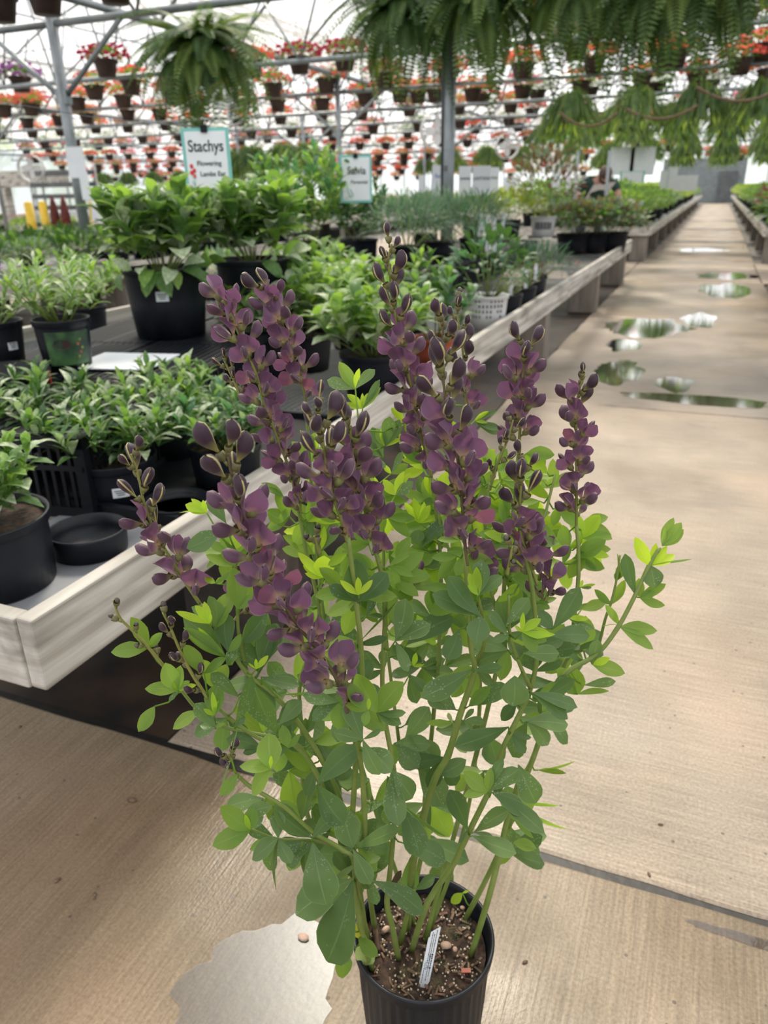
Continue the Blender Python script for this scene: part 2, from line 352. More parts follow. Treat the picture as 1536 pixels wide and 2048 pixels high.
# ================================================================== FLOOR
floor = MB()
floor.box((-12, 26, -.06), (60, 90, .02), mi=0)
fl = floor.build('floor', 'pea', smooth=False); fl['kind'] = 'structure'
def slab(x0, x1, y0, y1, m, nx=1, wob=.004, name='slab', zt=0.0):
    b = MB(); ring = []
    def edge(ax, ay, bx, by, k=26):
        L = math.hypot(bx - ax, by - ay); k = max(2, min(40, int(L / .06)))
        for i in range(k):
            t = i / k; x = ax + (bx - ax) * t; y = ay + (by - ay) * t
            w = (mnoise.noise(Vector((x * 4, y * 4, 3.1))) * 1.2 + mnoise.noise(Vector((x * 15, y * 15, 1))) * .6) * wob * 2
            nx_, ny_ = (by - ay) / L, -(bx - ax) / L
            ring.append((x + nx_ * (w - wob), y + ny_ * (w - wob)))
    edge(x0, y0, x1, y0); edge(x1, y0, x1, y1); edge(x1, y1, x0, y1); edge(x0, y1, x0, y0)
    n_ = len(ring); cx, cy = (x0 + x1) / 2, (y0 + y1) / 2
    V = [(x, y, -.05) for x, y in ring] + [(x, y, zt - .004) for x, y in ring]
    V += [(x + (cx - x) * .007 / max(.3, abs(cx - x) + .01) * 1.0, y + (cy - y) * .007 / max(.3, abs(cy - y) + .01), zt) for x, y in ring]
    Fs = [(i, (i + 1) % n_, n_ + (i + 1) % n_, n_ + i) for i in range(n_)] + [(n_ + i, n_ + (i + 1) % n_, 2 * n_ + (i + 1) % n_, 2 * n_ + i) for i in range(n_)]
    Fs.append(tuple(2 * n_ + i for i in range(n_)))
    b.add(V, Fs); o = b.build(name, m, fl, smooth=False); return o
jt = [1.178, 4.79, 8.4, 11.93, 14.93, 18.6, 22.2, 25.9, 29.5, 33.2, 36.8, 40.5, 44.1, 47.8, 51.4, 55.1, 58.7, 63.0]
slab(-1.9, 3.2, -1.3, 1.170, 'slab_near'); slab(-5.5, -1.91, -1.3, 1.165, 'slab_near')
for i, (a, b_) in enumerate(zip(jt, jt[1:])):
    mm = 'slab_wet' if 1 <= i <= 2 else 'slab_walk'
    if abs(a - 11.93) < .01:
        slab(-1.15, .72, a, b_ - .012, mm); slab(-9.5, -1.16, a, b_ - .012, 'slab_walk'); slab(.73, 6, a, b_ - .012, mm)
    else: slab(-1.1, .745, a + .006, b_ - .006, mm)
slab(-8.6, -5.4, 1.2, 11.9, 'slab_walk'); slab(-8.6, -5.4, 14.95, 40, 'slab_walk'); slab(-26, -9.6, 11.95, 14.9, 'slab_walk')
cl = MB(); NX, NY = 40, 60
V = []
for j in range(NY + 1):
    for i in range(NX + 1):
        x = -5.4 + i * (4.29 / NX); y = 1.172 + j * (10.7 / NY)
        V.append((x, y, -.012 + .010 * mnoise.noise(Vector((x * 3, y * 3, 0))) + .004 * mnoise.noise(Vector((x * 14, y * 9, 4)))))
cl.add(V, [(j * (NX + 1) + i, j * (NX + 1) + i + 1, (j + 1) * (NX + 1) + i + 1, (j + 1) * (NX + 1) + i) for j in range(NY) for i in range(NX)])
o = cl.build('weed_cloth', 'cloth'); tag(o, 'wet black weed cloth on the ground under the long left bench', 'ground cloth')
cl = MB(); cl.box((3.2, 4.5, -.02), (4.85, 14.6, .012)); o = cl.build('weed_cloth', 'cloth', smooth=False); tag(o, 'black weed cloth under the bench at the right edge', 'ground cloth')
jl = MB(); jl.box((-1, 1.177, -.020), (9, .03, .03)); o = jl.build('joint_filler', 'dirt', fl, smooth=False)
# puddles and stains
def puddle(px, py, rx, ry, label, seed, z=.0012, mt='water'):
    c = gz(px, py, 0); b = MB(); k = 48; V = [(0, 0, 0)]
    for j in range(k):
        a = 2 * PI * j / k; r = 1 + .38 * mnoise.noise(Vector((math.cos(a) * 1.6 + seed, math.sin(a) * 1.6, seed))) + .16 * mnoise.noise(Vector((math.cos(a) * 6, math.sin(a) * 6, seed + 5)))
        V.append((rx * r * math.cos(a), ry * r * math.sin(a), 0))
    b.add(V, [(0, 1 + j, 1 + (j + 1) % k) for j in range(k)]); o = b.build('puddle', mt, loc=(c.x, c.y, z), smooth=False)
    tag(o, label, 'puddle', 'puddles on the walkway')
puddle(515, 2005, .135, .15, 'thin sheet of water on the concrete left of the flowering pot', 1, mt='film')
puddle(1235, 742, .17, .42, 'puddle with sky highlights at the left middle of the walkway', 2)
puddle(1350, 768, .13, .22, 'small dark puddle just right of the largest walkway puddle', 3)
puddle(1400, 800, .5, .12, 'shallow wide puddle across the walkway nearest the camera', 4)
puddle(1290, 655, .40, .5, 'broad shallow puddle in the middle of the walkway', 5)
puddle(1400, 640, .16, .45, 'puddle beside the right edge of the damp slab', 6)
puddle(1452, 580, .34, .75, 'long puddle at the right edge before the cross aisle', 7)
puddle(1450, 552, .42, .5, 'greenish puddle at the foot of the right bench end', 8)
puddle(1250, 690, .14, .3, 'brown damp puddle near the left edge of the walkway', 9)
puddle(1400, 500, .5, .5, 'far puddle past the cross aisle', 10)
puddle(1500, 1880, .10, .012, 'sliver of water in the slab joint at bottom right', 11)
for i, (px, py, s) in enumerate(((265, 1602, .012), (115, 1762, .008), (190, 1790, .006), (1050, 1925, .006), (1298, 1750, .006), (1321, 1650, .006), (40, 1455, .006), (1010, 1700, .004), (890, 2030, .004))):
    c = gz(px, py, 0); b = MB(); q = Matrix.Rotation(i * 1.3, 3, 'Z')
    b.ell((0, 0, 0), (s * 1.0, s * .5, s * .4), q, 7, 5)
    o = b.build('debris', 'bark', loc=(c.x, c.y, s * .3))
    tag(o, ('curled brown scrap of leaf on the near concrete slab', 'black crumb of dirt at the left edge of the near slab', 'tiny dark crumb right of the black crumb on the near slab', 'dark pebble on the concrete right of the pot',
            'dark speck on the walkway slab near its front joint', 'small dirt speck farther up the walkway slab', 'dirt speck beside the black cloth edge at far left', 'tiny speck by the joint behind the pot', 'tiny pebble at the bottom edge right of the pot')[i], 'debris')
c = gz(607, 1877, 0); b = MB(); b.ell((0, 0, 0), (.012, .008, .005)); o = b.build('pebble', 'pebble', loc=(c.x, c.y, .003)); tag(o, 'small pinkish pebble on the concrete left of the pot', 'pebble')

# ================================================================== GREENHOUSE SHELL
GUT = [-35.0, -25.7, -16.4, -7.1, 2.2, 11.5]; ZG = 3.35; ZR = 5.2; Y0, Y1 = -5.0, 64.0
ceil = link('ceiling', MB().mesh('ceiling_root', 'metal')); ceil['kind'] = 'structure'
def arcx(g0, g1, t): return Vector((g0 + (g1 - g0) * t, 0, ZG + (ZR - ZG) * math.sin(PI * t) ** .8))
for a, b_ in zip(GUT, GUT[1:]):
    bow = MB(); bow.tube([arcx(a, b_, i / 12) for i in range(13)], .026, 5); me = bow.mesh('bow', 'metal')
    y = Y0
    while y < Y1:
        link('bow', me, ceil, (0, y, 0)); y += 1.83 if y < 30 else 2.44
    for t in (.0, .12, .26, .5, .74, .88):
        pb = MB(); q = arcx(a, b_, t); pb.tube([q + Vector((0, Y0, -.03)), q + Vector((0, Y1, -.03))], .05 if t == 0 else .022, 6); pb.build('purlin', 'metal', ceil)
    y = Y0; seg = 7.32; pm = MB(); V = []
    for i in range(13):
        q = arcx(a, b_, i / 12); V += [(q.x, 0, q.z + .04), (q.x, seg - .03, q.z + .04)]
    pm.add(V, [(2 * i, 2 * i + 1, 2 * i + 3, 2 * i + 2) for i in range(12)]); pme = pm.mesh('film_panel', 'glaze')
    while y < Y1 - 1:
        link('film_panel', pme, ceil, (0, y, 0)); y += seg
    y = 4.0
    tr = MB(); zc = 3.02
    tr.tube([(a, 0, zc), (b_, 0, zc)], .038, 6)
    for i in range(8):
        t0, t1 = i / 8, (i + 1) / 8; mid = (t0 + t1) / 2
        q = arcx(a, b_, mid); tr.tube([(a + (b_ - a) * t0, 0, zc), q], .018, 5); tr.tube([q, (a + (b_ - a) * t1, 0, zc)], .018, 5)
    tme = tr.mesh('truss', 'metal')
    for y in (0.34, 4.0, 7.66, 11.3, 15.0, 18.6, 22.3, 26.0, 33.2, 40.5, 47.8, 55.0): link('truss', tme, ceil, (0, y, 0))
def post(x, y, label, r=.055, brace=True, zt=3.35):
    t = thing('support_post', label, 'post', (x, y, 0))
    b = MB(); b.tube([(0, 0, 0), (0, 0, zt)], r, 12); b.build('column', 'metal', t)
    b = MB(); b.box((0, 0, .01), (.2, .2, .02)); b.build('base_plate', 'metal', t, smooth=False)
    if brace:
        for s in (-1, 1):
            b = MB(); b.tube([(0, 0, 2.28), (s * .95, 0, 3.0)], .03, 8); b.build('brace', 'metal', t)
        b = MB(); b.box((0, 0, 2.3), (.16, .09, .14)); b.build('bracket', 'metal', t, smooth=False)
    return t
post(-7.1, 7.66, 'grey steel post with two angled braces at the left behind the flower bench', .062)
tR = post(-2.47, 7.66, 'thick grey steel post right of centre beneath the large ferns', .062, False, 3.0)
b = MB(); b.box((0, -.06, 1.45), (.03, .03, .05)); b.build('hook', 'dmetal', tR, smooth=False)
b = MB(); b.tube([(-.045, -.05, 1.2), (-.05, -.06, 2.9)], .011, 6); b.build('cable', 'dmetal', tR)
for i, (x, y) in enumerate(((-2.1, 22.3), (-7.1, 22.3), (-11.75, 22.3), (-16.4, 15.0), (-16.4, 26), (-11.75, 33.2), (-2.1, 40.5), (-7.1, 40.5), (-7.1, 15.0), (2.2, 7.66), (2.2, 22.3), (-25.7, 22.3))):
    post(x, y, ['far grey post behind the two white boards', 'distant braced post behind the coral baskets', 'distant braced post left of the sign', 'braced post by the yellow bollards at far left', 'far left braced post near the wall', 'far braced post in the left background',
                'very distant post left of the walkway end', 'very distant post left of centre', 'braced post directly behind the left front post', 'post hidden at the right frame edge', 'far post over the right bench', 'farthest left post by the wall'][i], .05, i not in (0, 6))
# walls
def wallpanels(name, horiz, fixed, a0, a1, zt, n_, sill=0.0):
    b = MB()
    if horiz: b.box(((a0 + a1) / 2, fixed, .2), (a1 - a0, .12, .4))
    else: b.box((fixed, (a0 + a1) / 2, .2), (.12, a1 - a0, .4))
    w = b.build(name, 'whitepot', smooth=False); w['kind'] = 'structure'
    st = (a1 - a0) / n_
    for i in range(n_):
        c = a0 + st * (i + .5); q = MB()
        if horiz: q.box((0, 0, 0), (st - .08, .02, zt - .45))
        else: q.box((0, 0, 0), (.02, st - .08, zt - .45))
        q.build('panel', 'wallfilm', w, smooth=False, loc=(c, fixed, .4 + (zt - .4) / 2) if horiz else (fixed, c, .4 + (zt - .4) / 2))
        f = MB(); f.box((0, 0, 0), (.07, .07, zt)); f.build('mullion', 'metal', w, smooth=False, loc=(c + st / 2, fixed, zt / 2) if horiz else (fixed, c + st / 2, zt / 2))
    return w
wallpanels('wall_back', True, 64.0, -35, 11.5, 4.6, 22)
wallpanels('wall_left', False, -35.0, -5, 64, 3.5, 28)
wallpanels('wall_right', False, 11.5, -5, 64, 3.5, 28)

b = MB(); b.box((0, 0, 1.5), (5.6, .12, 3.0))
for i in range(11): b.box((0, -.08, .2 + i * .27), (5.4, .05, .12))
o = b.build('door_1', 'metal', smooth=False, loc=(-1.2, 63.6, 0)); o['kind'] = 'structure'
b = MB(); b.box((0, 0, 1.05), (1.2, .2, 2.1)); o = b.build('door_2', 'dmetal', smooth=False, loc=(.5, 63.3, 0)); o['kind'] = 'structure'
# ================================================================== BENCHES
def bench(name, label, x_in, x_out, y0, y1, joints, z1=.58, hb=.15, legs=(), sgn=-1, near=True):
    """x_in: aisle side face; bench extends to x_out"""
    t = thing(name, label, 'bench', ((x_in + x_out) / 2, (y0 + y1) / 2, 0)); cx, cy = (x_in + x_out) / 2, (y0 + y1) / 2
    def brd(nm, c, d):
        b = MB(); b.box((0, 0, 0), d); o = b.build(nm, 'wood', t, smooth=False, loc=(c[0] - cx, c[1] - cy, c[2]))
        bv = o.modifiers.new('b', 'BEVEL'); bv.width = .005; bv.segments = 2; return o
    ys = [y0] + list(joints) + [y1]; th = .038
    for a, b_ in zip(ys, ys[1:]):
        brd('rail_board', (x_in - th / 2 * -sgn * -1 if 0 else x_in + sgn * th / 2, (a + b_) / 2, z1 - hb / 2), (th, b_ - a - .006, hb))
        brd('rail_board', (x_out - sgn * th / 2, (a + b_) / 2, z1 - hb / 2), (th, b_ - a - .006, hb))
    w = abs(x_in - x_out)
    brd('end_board', (cx, y0 + .02 - .001, z1 - hb / 2 - .003), (w - 2 * th - .003, th, hb)); brd('end_board', (cx, y1 - .02, z1 - hb / 2), (w - 2 * th - .003, th, hb))
    for ly in legs:
        for lx in (x_in + sgn * .20, cx, x_out - sgn * .20):
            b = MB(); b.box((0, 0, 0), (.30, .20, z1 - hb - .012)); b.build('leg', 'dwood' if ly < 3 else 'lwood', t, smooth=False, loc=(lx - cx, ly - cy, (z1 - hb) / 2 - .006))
        brd('cross_beam', (cx, ly, z1 - hb - .0 + .02), (w - .1, .06, .04))
    # wire mesh top
    b = MB(); zt = z1 - .085 + .0
    if near:
        y = y0 + .05
        while y < y1 - .03:
            b.box((0, y - cy, zt), (w - .08, .0035, .003)); y += .028 if y < 5 else .09
        x = min(x_in, x_out) + .05
        while x < max(x_in, x_out) - .03:
            b.box((x - cx, 0, zt + .003), (.0035, y1 - y0 - .08, .003)); x += .028
        o = b.build('wire_mesh_top', 'metal', t, smooth=False); o['kind'] = 'stuff'
    else:
        b.box((0, 0, zt), (w - .08, y1 - y0 - .08, .01)); b.build('bench_top', 'dmetal', t, smooth=False)
    return t
BZT = .50  # working surface height of benches
bench('plant_bench', 'long whitewashed wooden bench left of the walkway, nearest the camera', -1.02, -3.6, .81, 11.56, (6.39,), legs=(1.75, 5.85, 8.7, 11.35))
bench('plant_bench', 'second whitewashed wooden bench on the left, beyond the cross aisle', -1.03, -3.9, 15.15, 60, (19.5, 24, 30, 36, 42, 50), legs=(15.3, 18, 21, 24, 27, 31, 35, 40, 46, 52), near=False)
bench('plant_bench', 'far bench right of the walkway beyond the cross aisle', .80, 3.6, 14.95, 60, (20, 26, 32, 40, 50), legs=(15.1, 18, 21, 25, 30, 36, 44, 52), sgn=1, near=False)
bench('plant_bench', 'bench end at the right frame edge before the cross aisle', .80, 3.6, 1.0, 11.9, (6.4,), legs=(2, 6, 11.7), sgn=1, near=False)
bench('plant_bench', 'low bench behind the long left bench with trays of seedlings', -5.9, -8.3, 3, 11.5, (7,), legs=(3.3, 7, 11), near=False)
bench('plant_bench', 'background bench far to the left with mixed plants', -10, -14, 15.5, 40, (22, 30), legs=(16, 24, 32), near=False)

# ---- crates used as risers
def crate_proto():
    t = thing('plastic_crate', '', 'crate'); a, d, h = .60, .40, .215
    b = MB()
    b.box((0, 0, h - .012), (a, .012, .024)); 
    for s in (-1, 1):
        b.box((0, s * (d / 2 - .006), h - .014), (a, .012, .028)); b.box((s * (a / 2 - .006), 0, h - .014), (.012, d, .028))
        b.box((0, s * (d / 2 - .006), .014), (a, .014, .028)); b.box((s * (a / 2 - .006), 0, .014), (.014, d, .028))
        for q in (-1, 1): b.box((s * (a / 2 - .015), q * (d / 2 - .015), h / 2), (.03, .03, h))
    b.build('frame', 'black', t, smooth=False)
    b = MB()
    for i in range(22):
        x = -a / 2 + .02 + i * (a - .04) / 21
        for s in (-1, 1): b.box((x, s * (d / 2 - .007), h / 2), (.009, .006, h - .05))
    for i in range(15):
        y = -d / 2 + .02 + i * (d - .04) / 14
        for s in (-1, 1): b.box((s * (a / 2 - .007), y, h / 2), (.006, .009, h - .05))
    for s in (-1, 1):
        b.box((0, s * (d / 2 - .007), h * .62), (a, .007, .014)); b.box((s * (a / 2 - .007), 0, h * .62), (.007, d, .014))
    o = b.build('side_grille', 'black', t, smooth=False); o['kind'] = 'stuff'
    b = MB()
    for i in range(14): b.box((0, -d / 2 + .025 + i * (d - .05) / 13, h - .004), (a - .03, .019, .008))
    o = b.build('top_slats', 'black', t, smooth=False); o['kind'] = 'stuff'
    return t
crate0 = crate_proto(); used = [False]
def place_crate(x, y, rz, label):
    if not used[0]:
        used[0] = True; crate0.location = (x, y, BZT + .003); crate0.rotation_euler = (0, 0, rz); crate0['label'] = label; crate0['group'] = 'black crates used as risers'; o = crate0
    else: o = dup(crate0, (x, y, BZT + .003), rz, label, 'black crates used as risers')
    return o
RA = PI / 2 + .21
k = 0
names = {}
for row, off in enumerate((0, 1)):
    for i in range(3 + off):
        px = -1.63 - off * .41 - i * .131; py = 1.60 + i * .60 - off * .09
        place_crate(px, py, RA, 'upturned black slatted crate, %s from the near end, %s row' % (ordn(i + 1), 'aisle-side' if row == 0 else 'inner'))
for i in range(8):
    place_crate(-2.05, 4.45 + i * .62, PI / 2, 'black crate, %s along the far riser row holding silvery plants' % ordn(i + 1))
    place_crate(-2.50, 4.45 + i * .62, PI / 2, 'black crate, %s along the far riser row behind the silvery plants' % ordn(i + 1))
RZT = BZT + .222
# grey mat and trays in the corner
b = MB(); b.box((0, 0, 0), (.40, .50, .006)); o = b.build('tray_mat', 'mat', loc=(-1.27, 1.10, BZT + .004), smooth=False); tag(o, 'grey plastic mat under the pots at the near bench corner', 'mat')
b = MB(); b.box((0, 0, 0), (.9, .95, .012)); [b.box((0, q, .012), (.9, .02, .03)) for q in (-.47, .47)]; [b.box((q, 0, .012), (.02, .95, .03)) for q in (-.44, .44)]; o = b.build('carrier_tray', 'black', loc=(-1.56, 1.85, BZT + .008), smooth=False); tag(o, 'flat black carrier tray under the glossy lance-leaved pots', 'tray')
def saucer(px, py, r, label, h=.05, z=None):
    c = gz(px, py, z or BZT + .01); b = MB()
    b.lathe([(0, .004), (r * .9, .004), (r * .97, h * .5), (r, h), (r * 1.05, h), (r * 1.03, h * .85), (r * .98, .0), (0, 0)], 40)
    o = b.build('saucer', 'blackpot', loc=(c.x, c.y, (z or BZT + .01))); tag(o, label, 'saucer')
saucer(182, 1098, .085, 'empty black saucer on the grey mat by the bench rail', .055)
saucer(355, 1020, .085, 'black saucer behind the bench rail near the third pot', .03)
b = MB(); b.box((0, 0, 0), (.26, .30, .004)); c = gz(250, 722, RZT + .006); o = b.build('paper_sheet', 'paper', loc=(c.x, c.y, RZT + .006), smooth=False); o.rotation_euler = (0, 0, RA); tag(o, 'sheet of white paper lying on the black crate', 'paper')

# ================================================================== POTS & PLANTS
def pot_mesh(r, h, m='blackpot', taper=.82, ribs=0, rimh=.022, k=40):
    b = MB(); rb = r * taper
    fn = (lambda a, i: 1 + (.012 * math.cos(ribs * a) if (ribs and 1 <= i <= 3) else 0)) if ribs else None
    prof = [(0.001, .002), (rb, 0), (rb + (r - rb) * .5, h * .5), (r * .965, h - rimh - .004), (r * .985, h - rimh), (r * 1.02, h - rimh + .002), (r * 1.02, h - .006), (r * 1.035, h - .003), (r * 1.03, h), (r * .985, h), (r * .965, h - .01), (r * .93, h - .05), (0.001, h - .052)]
    b.lathe(prof, k if not ribs else 144, fn=fn); return b
def soil_mesh(r, z):
    b = MB(); V = [(0, 0, z)]
    for ri in (.4, .75, 1.0):
        for j in range(20):
            a = 2 * PI * j / 20; V.append((r * ri * math.cos(a), r * ri * math.sin(a), z + .006 * mnoise.noise(Vector((math.cos(a) * 3 * ri, math.sin(a) * 3 * ri, r * 9)))))
    Fs = [(0, 1 + j, 1 + (j + 1) % 20) for j in range(20)]
    for q in range(2): Fs += [(1 + q * 20 + j, 1 + (q + 1) * 20 + j, 1 + (q + 1) * 20 + (j + 1) % 20, 1 + q * 20 + (j + 1) % 20) for j in range(20)]
    b.add(V, Fs); return b
LEAFM = {}
def leafproto(mat, prof, ratio, curl):
    key = (mat, id(prof), ratio, curl)
    if key not in LEAFM:
        b = MB(); b.leaf((0, 0, 0), (1, 0, 0), (0, 0, 1), ratio, curl, .22, prof, 5, 4); LEAFM[key] = b.mesh('leaf_' + mat, mat)
    return LEAFM[key]
def orient(pos, d, nrm, L):
    d = d.normalized(); nrm = (nrm - d * nrm.dot(d)).normalized(); y = nrm.cross(d)
    m_ = Matrix(((d.x, y.x, nrm.x, pos.x), (d.y, y.y, nrm.y, pos.y), (d.z, y.z, nrm.z, pos.z), (0, 0, 0, 1)))
    return m_ @ Matrix.Diagonal((L, L, L, 1))
def leafset(rng, kind, r, h, n_, L):
    """positions of leaves: list (pos, dir, up, len); z from 0 at soil"""
    out_ = []; up = Vector((0, 0, 1))
    if kind == 'rosettes':          # several upright shoots with whorled leaves
        ns = max(3, n_ // 12)
        for s_ in range(ns):
            a = s_ * 2.4 + rng.random(); rr = r * (.15 + .8 * math.sqrt((s_ + .5) / ns)); base = Vector((rr * .45 * math.cos(a), rr * .45 * math.sin(a), 0)); top = Vector((rr * math.cos(a), rr * math.sin(a), h * rng.uniform(.7, 1) * (1 - .25 * (rr / r) ** 2)))
            m2 = n_ // ns
            for i in range(m2):
                t = .25 + .75 * (i / m2) ** .7; w = i * 2.4 + s_; pos = base.lerp(top, t); el = .15 + .85 * t ** 2 + rng.uniform(-.2, .2)
                d = Vector((math.cos(w) * math.cos(el), math.sin(w) * math.cos(el), math.sin(el))); out_.append((pos, d, up + Vector((math.cos(w), math.sin(w), 0)) * -.2, L * (1.05 - .5 * t ** 3) * rng.uniform(.8, 1.15)))
    else:                            # mound of outward leaves
        for i in range(n_):
            u = (i + .5) / n_; th = math.acos(1 - u * 1.15); w = i * 2.39996
            d = Vector((math.sin(th) * math.cos(w), math.sin(th) * math.sin(w), math.cos(th)))
            ra = rng.uniform(.62, 1.0); pos = Vector((d.x * r * ra, d.y * r * ra, max(.0, h * (.35 + .65 * d.z * ra) if kind == 'mound' else h * max(.15, .3 + .7 * d.z * ra))))
            dd = (d + Vector((rng.uniform(-.5, .5), rng.uniform(-.5, .5), rng.uniform(-.35, .45)))); 
            if kind == 'droop': dd.z -= .3 + .5 * math.sin(th)
            out_.append((pos, dd, up + d * .4 + Vector((rng.uniform(-.3, .3), rng.uniform(-.3, .3), 0)), L * rng.uniform(.7, 1.2)))
    return out_
def plant(name, label, cat, loc, potr, poth, potm, kind, r, h, n_, L, ratio, mats, prof=LANCE, parts=True, curl=.16, seed=1, taper=.82, stems=True, flowers=None, group=None, tagc=None, rz=0.0, ztop=None):
    rng = random.Random(seed); t = thing(name, label, cat, loc, rz, group)
    pot_mesh(potr, poth, taper=taper).build('pot', potm, t); soil_mesh(potr * .95, poth - .02).build('soil', 'soil', t)
    z0 = poth - .015; ls = leafset(rng, kind, r, h, n_, L)
    if stems:
        b = MB()
        for i in range(min(14, len(ls))):
            q = ls[i * len(ls) // 14][0] + Vector((0, 0, z0)); bx = Vector((q.x * .2, q.y * .2, z0 - .005)); 
            if (q - bx).length > .02: b.tube([bx, (bx + q) / 2 + Vector((q.x * .05, q.y * .05, .01)), q], [.004, .003, .002], 5)
        o = b.build('stems', 'stem', t)
    if parts:
        for pos, d, up, l_ in ls:
            me = leafproto(rng.choice(mats), prof, ratio, curl); o = link('leaf', me, t); o.matrix_local = orient(pos + Vector((0, 0, z0)), d, up, l_)
    else:
        b = MB(); ms = sorted(set(mats))
        for pos, d, up, l_ in ls:
            q = pos + Vector((0, 0, z0)); d = d.normalized(); b.leaf(q, q + d * l_, up, ratio * l_, curl, .2, prof, 3, 2, ms.index(rng.choice(mats)))
        o = b.build('foliage', ms, t); o['kind'] = 'stuff'
    if flowers:
        fm, nf, fs, zf = flowers; b = MB()
        for i in range(nf):
            w = i * 2.4; rr = r * math.sqrt((i + .5) / nf) * .95; q = Vector((rr * math.cos(w), rr * math.sin(w), z0 + zf * rng.uniform(.8, 1.12)))
            for j in range(5):
                a = j * 1.257 + i; b.leaf(q, q + Vector((math.cos(a), math.sin(a), .35)) * fs, (0, 0, 1), fs * .8, .1, .1, ROUND, 2, 2)
        o = b.build('blossoms', fm, t); o['kind'] = 'stuff'
    if tagc:
        an, zz_, w_, h_ = tagc; b = MB(); rr = potr * (taper + (1 - taper) * zz_ / poth) * 1.012; V = []
        for j in range(6):
            a = an + (j / 5 - .5) * (w_ / rr)
            for z in (zz_ - h_ / 2, zz_ + h_ / 2): V.append((rr * math.cos(a), rr * math.sin(a), z))
        b.add(V, [(2 * j, 2 * j + 2, 2 * j + 3, 2 * j + 1) for j in range(5)]); lb = b.build('price_label', 'paper', t); lb['label'] = 'white price sticker'
        b = MB()
        for q in range(3):
            z = zz_ + h_ * (.22 - .22 * q); V = []
            for j in range(5):
                a = an + (j / 4 - .5) * (w_ * (.75 - .15 * q) / rr); V += [((rr + .0012) * math.cos(a), (rr + .0012) * math.sin(a), z - h_ * .045), ((rr + .0012) * math.cos(a), (rr + .0012) * math.sin(a), z + h_ * .045)]
            b.add(V, [(2 * j, 2 * j + 2, 2 * j + 3, 2 * j + 1) for j in range(4)])
        o = b.build('printed_lines', 'ink', lb); 
    return t
CAMA = math.atan2(-1.2, 1.2)
def camang(c): return math.atan2(-c.y, -c.x)
# --- foreground bench plants (placed where their pots stand)
c = gz(-22, 1180, BZT + .01); plant('potted_stonecrop', 'dark pot of broad fleshy green leaves at the left frame edge, nearest bench corner', 'potted plant', (c.x - .015, c.y + .035, BZT + .01), .128, .155, 'blackpot', 'rosettes', .135, .19, 250, .078, .42, ['g_mid', 'g_mid', 'g_pale', 'g_lime'], OBOV, curl=.25, seed=3, taper=.93)
c = gz(205, 1020, BZT); plant('potted_penstemon', 'dark pot of glossy lance leaves with a white price sticker, behind the grey mat', 'potted plant', (c.x - .0, c.y + .07, BZT + .005), .11, .125, 'blackpot', 'rosettes', .22, .17, 280, .085, .32, ['g_mid', 'g_dark', 'g_pale', 'g_mid'], LANCE, seed=4, tagc=(camang(c) + .02, .055, .042, .026), taper=.88)
c = gz(450, 985, BZT); plant('potted_penstemon', 'pot of glossy lance leaves just behind the wooden rail, left of the tall purple spike', 'potted plant', (c.x - .02, c.y + .05, BZT + .005), .10, .125, 'blackpot', 'rosettes', .185, .15, 240, .085, .34, ['g_mid', 'g_dark', 'g_pale', 'g_blue'], LANCE, seed=5, taper=.88)
c = gz(40, 960, BZT); plant('potted_penstemon', 'lance-leaved pot at the left edge behind the stonecrop', 'potted plant', (c.x, c.y + .06, BZT + .005), .11, .13, 'blackpot', 'rosettes', .25, .19, 290, .09, .32, ['g_mid', 'g_dark', 'g_pale', 'g_dark'], LANCE, seed=6, tagc=(camang(c), .08, .04, .025))
c = gz(265, 915, BZT); plant('potted_penstemon', 'lance-leaved pot farthest back in the front group, against the black crate', 'potted plant', (c.x + .12, c.y + .05, BZT + .005), .10, .125, 'blackpot', 'rosettes', .23, .19, 250, .085, .32, ['g_mid', 'g_dark', 'g_pale', 'g_lime'], LANCE, seed=8)
# green printed pot
c = gz(108, 742, RZT); g = plant('potted_phlox', 'dark printed pot of pale variegated leaves with a few mauve flowers on the crate', 'potted plant', (c.x, c.y + .07, RZT + .002), .092, .165, 'blackpot', 'rosettes', .21, .23, 240, .08, .24, ['g_pale', 'g_pale', 'g_lime', 'g_mid'], LANCE, seed=9, flowers=('f_purple', 5, .014, .20), taper=.84)
b = MB(); V = []; an = camang(c) + .12
for j in range(11):
    a = an + (j / 10 - .5) * 1.75
    for z in (.018, .075, .13): rr = .092 * (.84 + .16 * z / .165) * 1.012; V.append((rr * math.cos(a), rr * math.sin(a), z))
b.add(V, [(3 * j + q, 3 * j + 3 + q, 3 * j + 4 + q, 3 * j + 1 + q) for j in range(10) for q in range(2)]); o = b.build('printed_band', 'greenpot', g); o['label'] = 'green picture printed round the pot'
def bandpatch(nm, mt, da, z, ra, rz_):
    b = MB(); V = []
    for j in range(14):
        w = 2 * PI * j / 14; zz = z + rz_ * math.sin(w); a = an + da + ra * math.cos(w); rr = .092 * (.84 + .16 * zz / .165) * 1.022; V.append((rr * math.cos(a), rr * math.sin(a), zz))
    b.add(V, [tuple(range(14))]); b.build(nm, mt, o, smooth=False)
bandpatch('printed_emblem', 'brownpot', -.25, .088, .34, .017)
for q in range(5): bandpatch('printed_blossom', 'redpot' if q % 2 else 'g_yel', .35 + .09 * (q % 3), .045 + .014 * q, .05, .005)
c = gz(-14, 735, RZT); plant('potted_phlox', 'black pot with a white sticker cut by the left frame edge', 'potted plant', (c.x - .01, c.y + .06, RZT + .002), .085, .15, 'blackpot', 'rosettes', .15, .17, 80, .07, .24, ['g_pale', 'g_mid', 'g_mid'], LANCE, seed=10, tagc=(camang(c) + .5, .07, .035, .03))
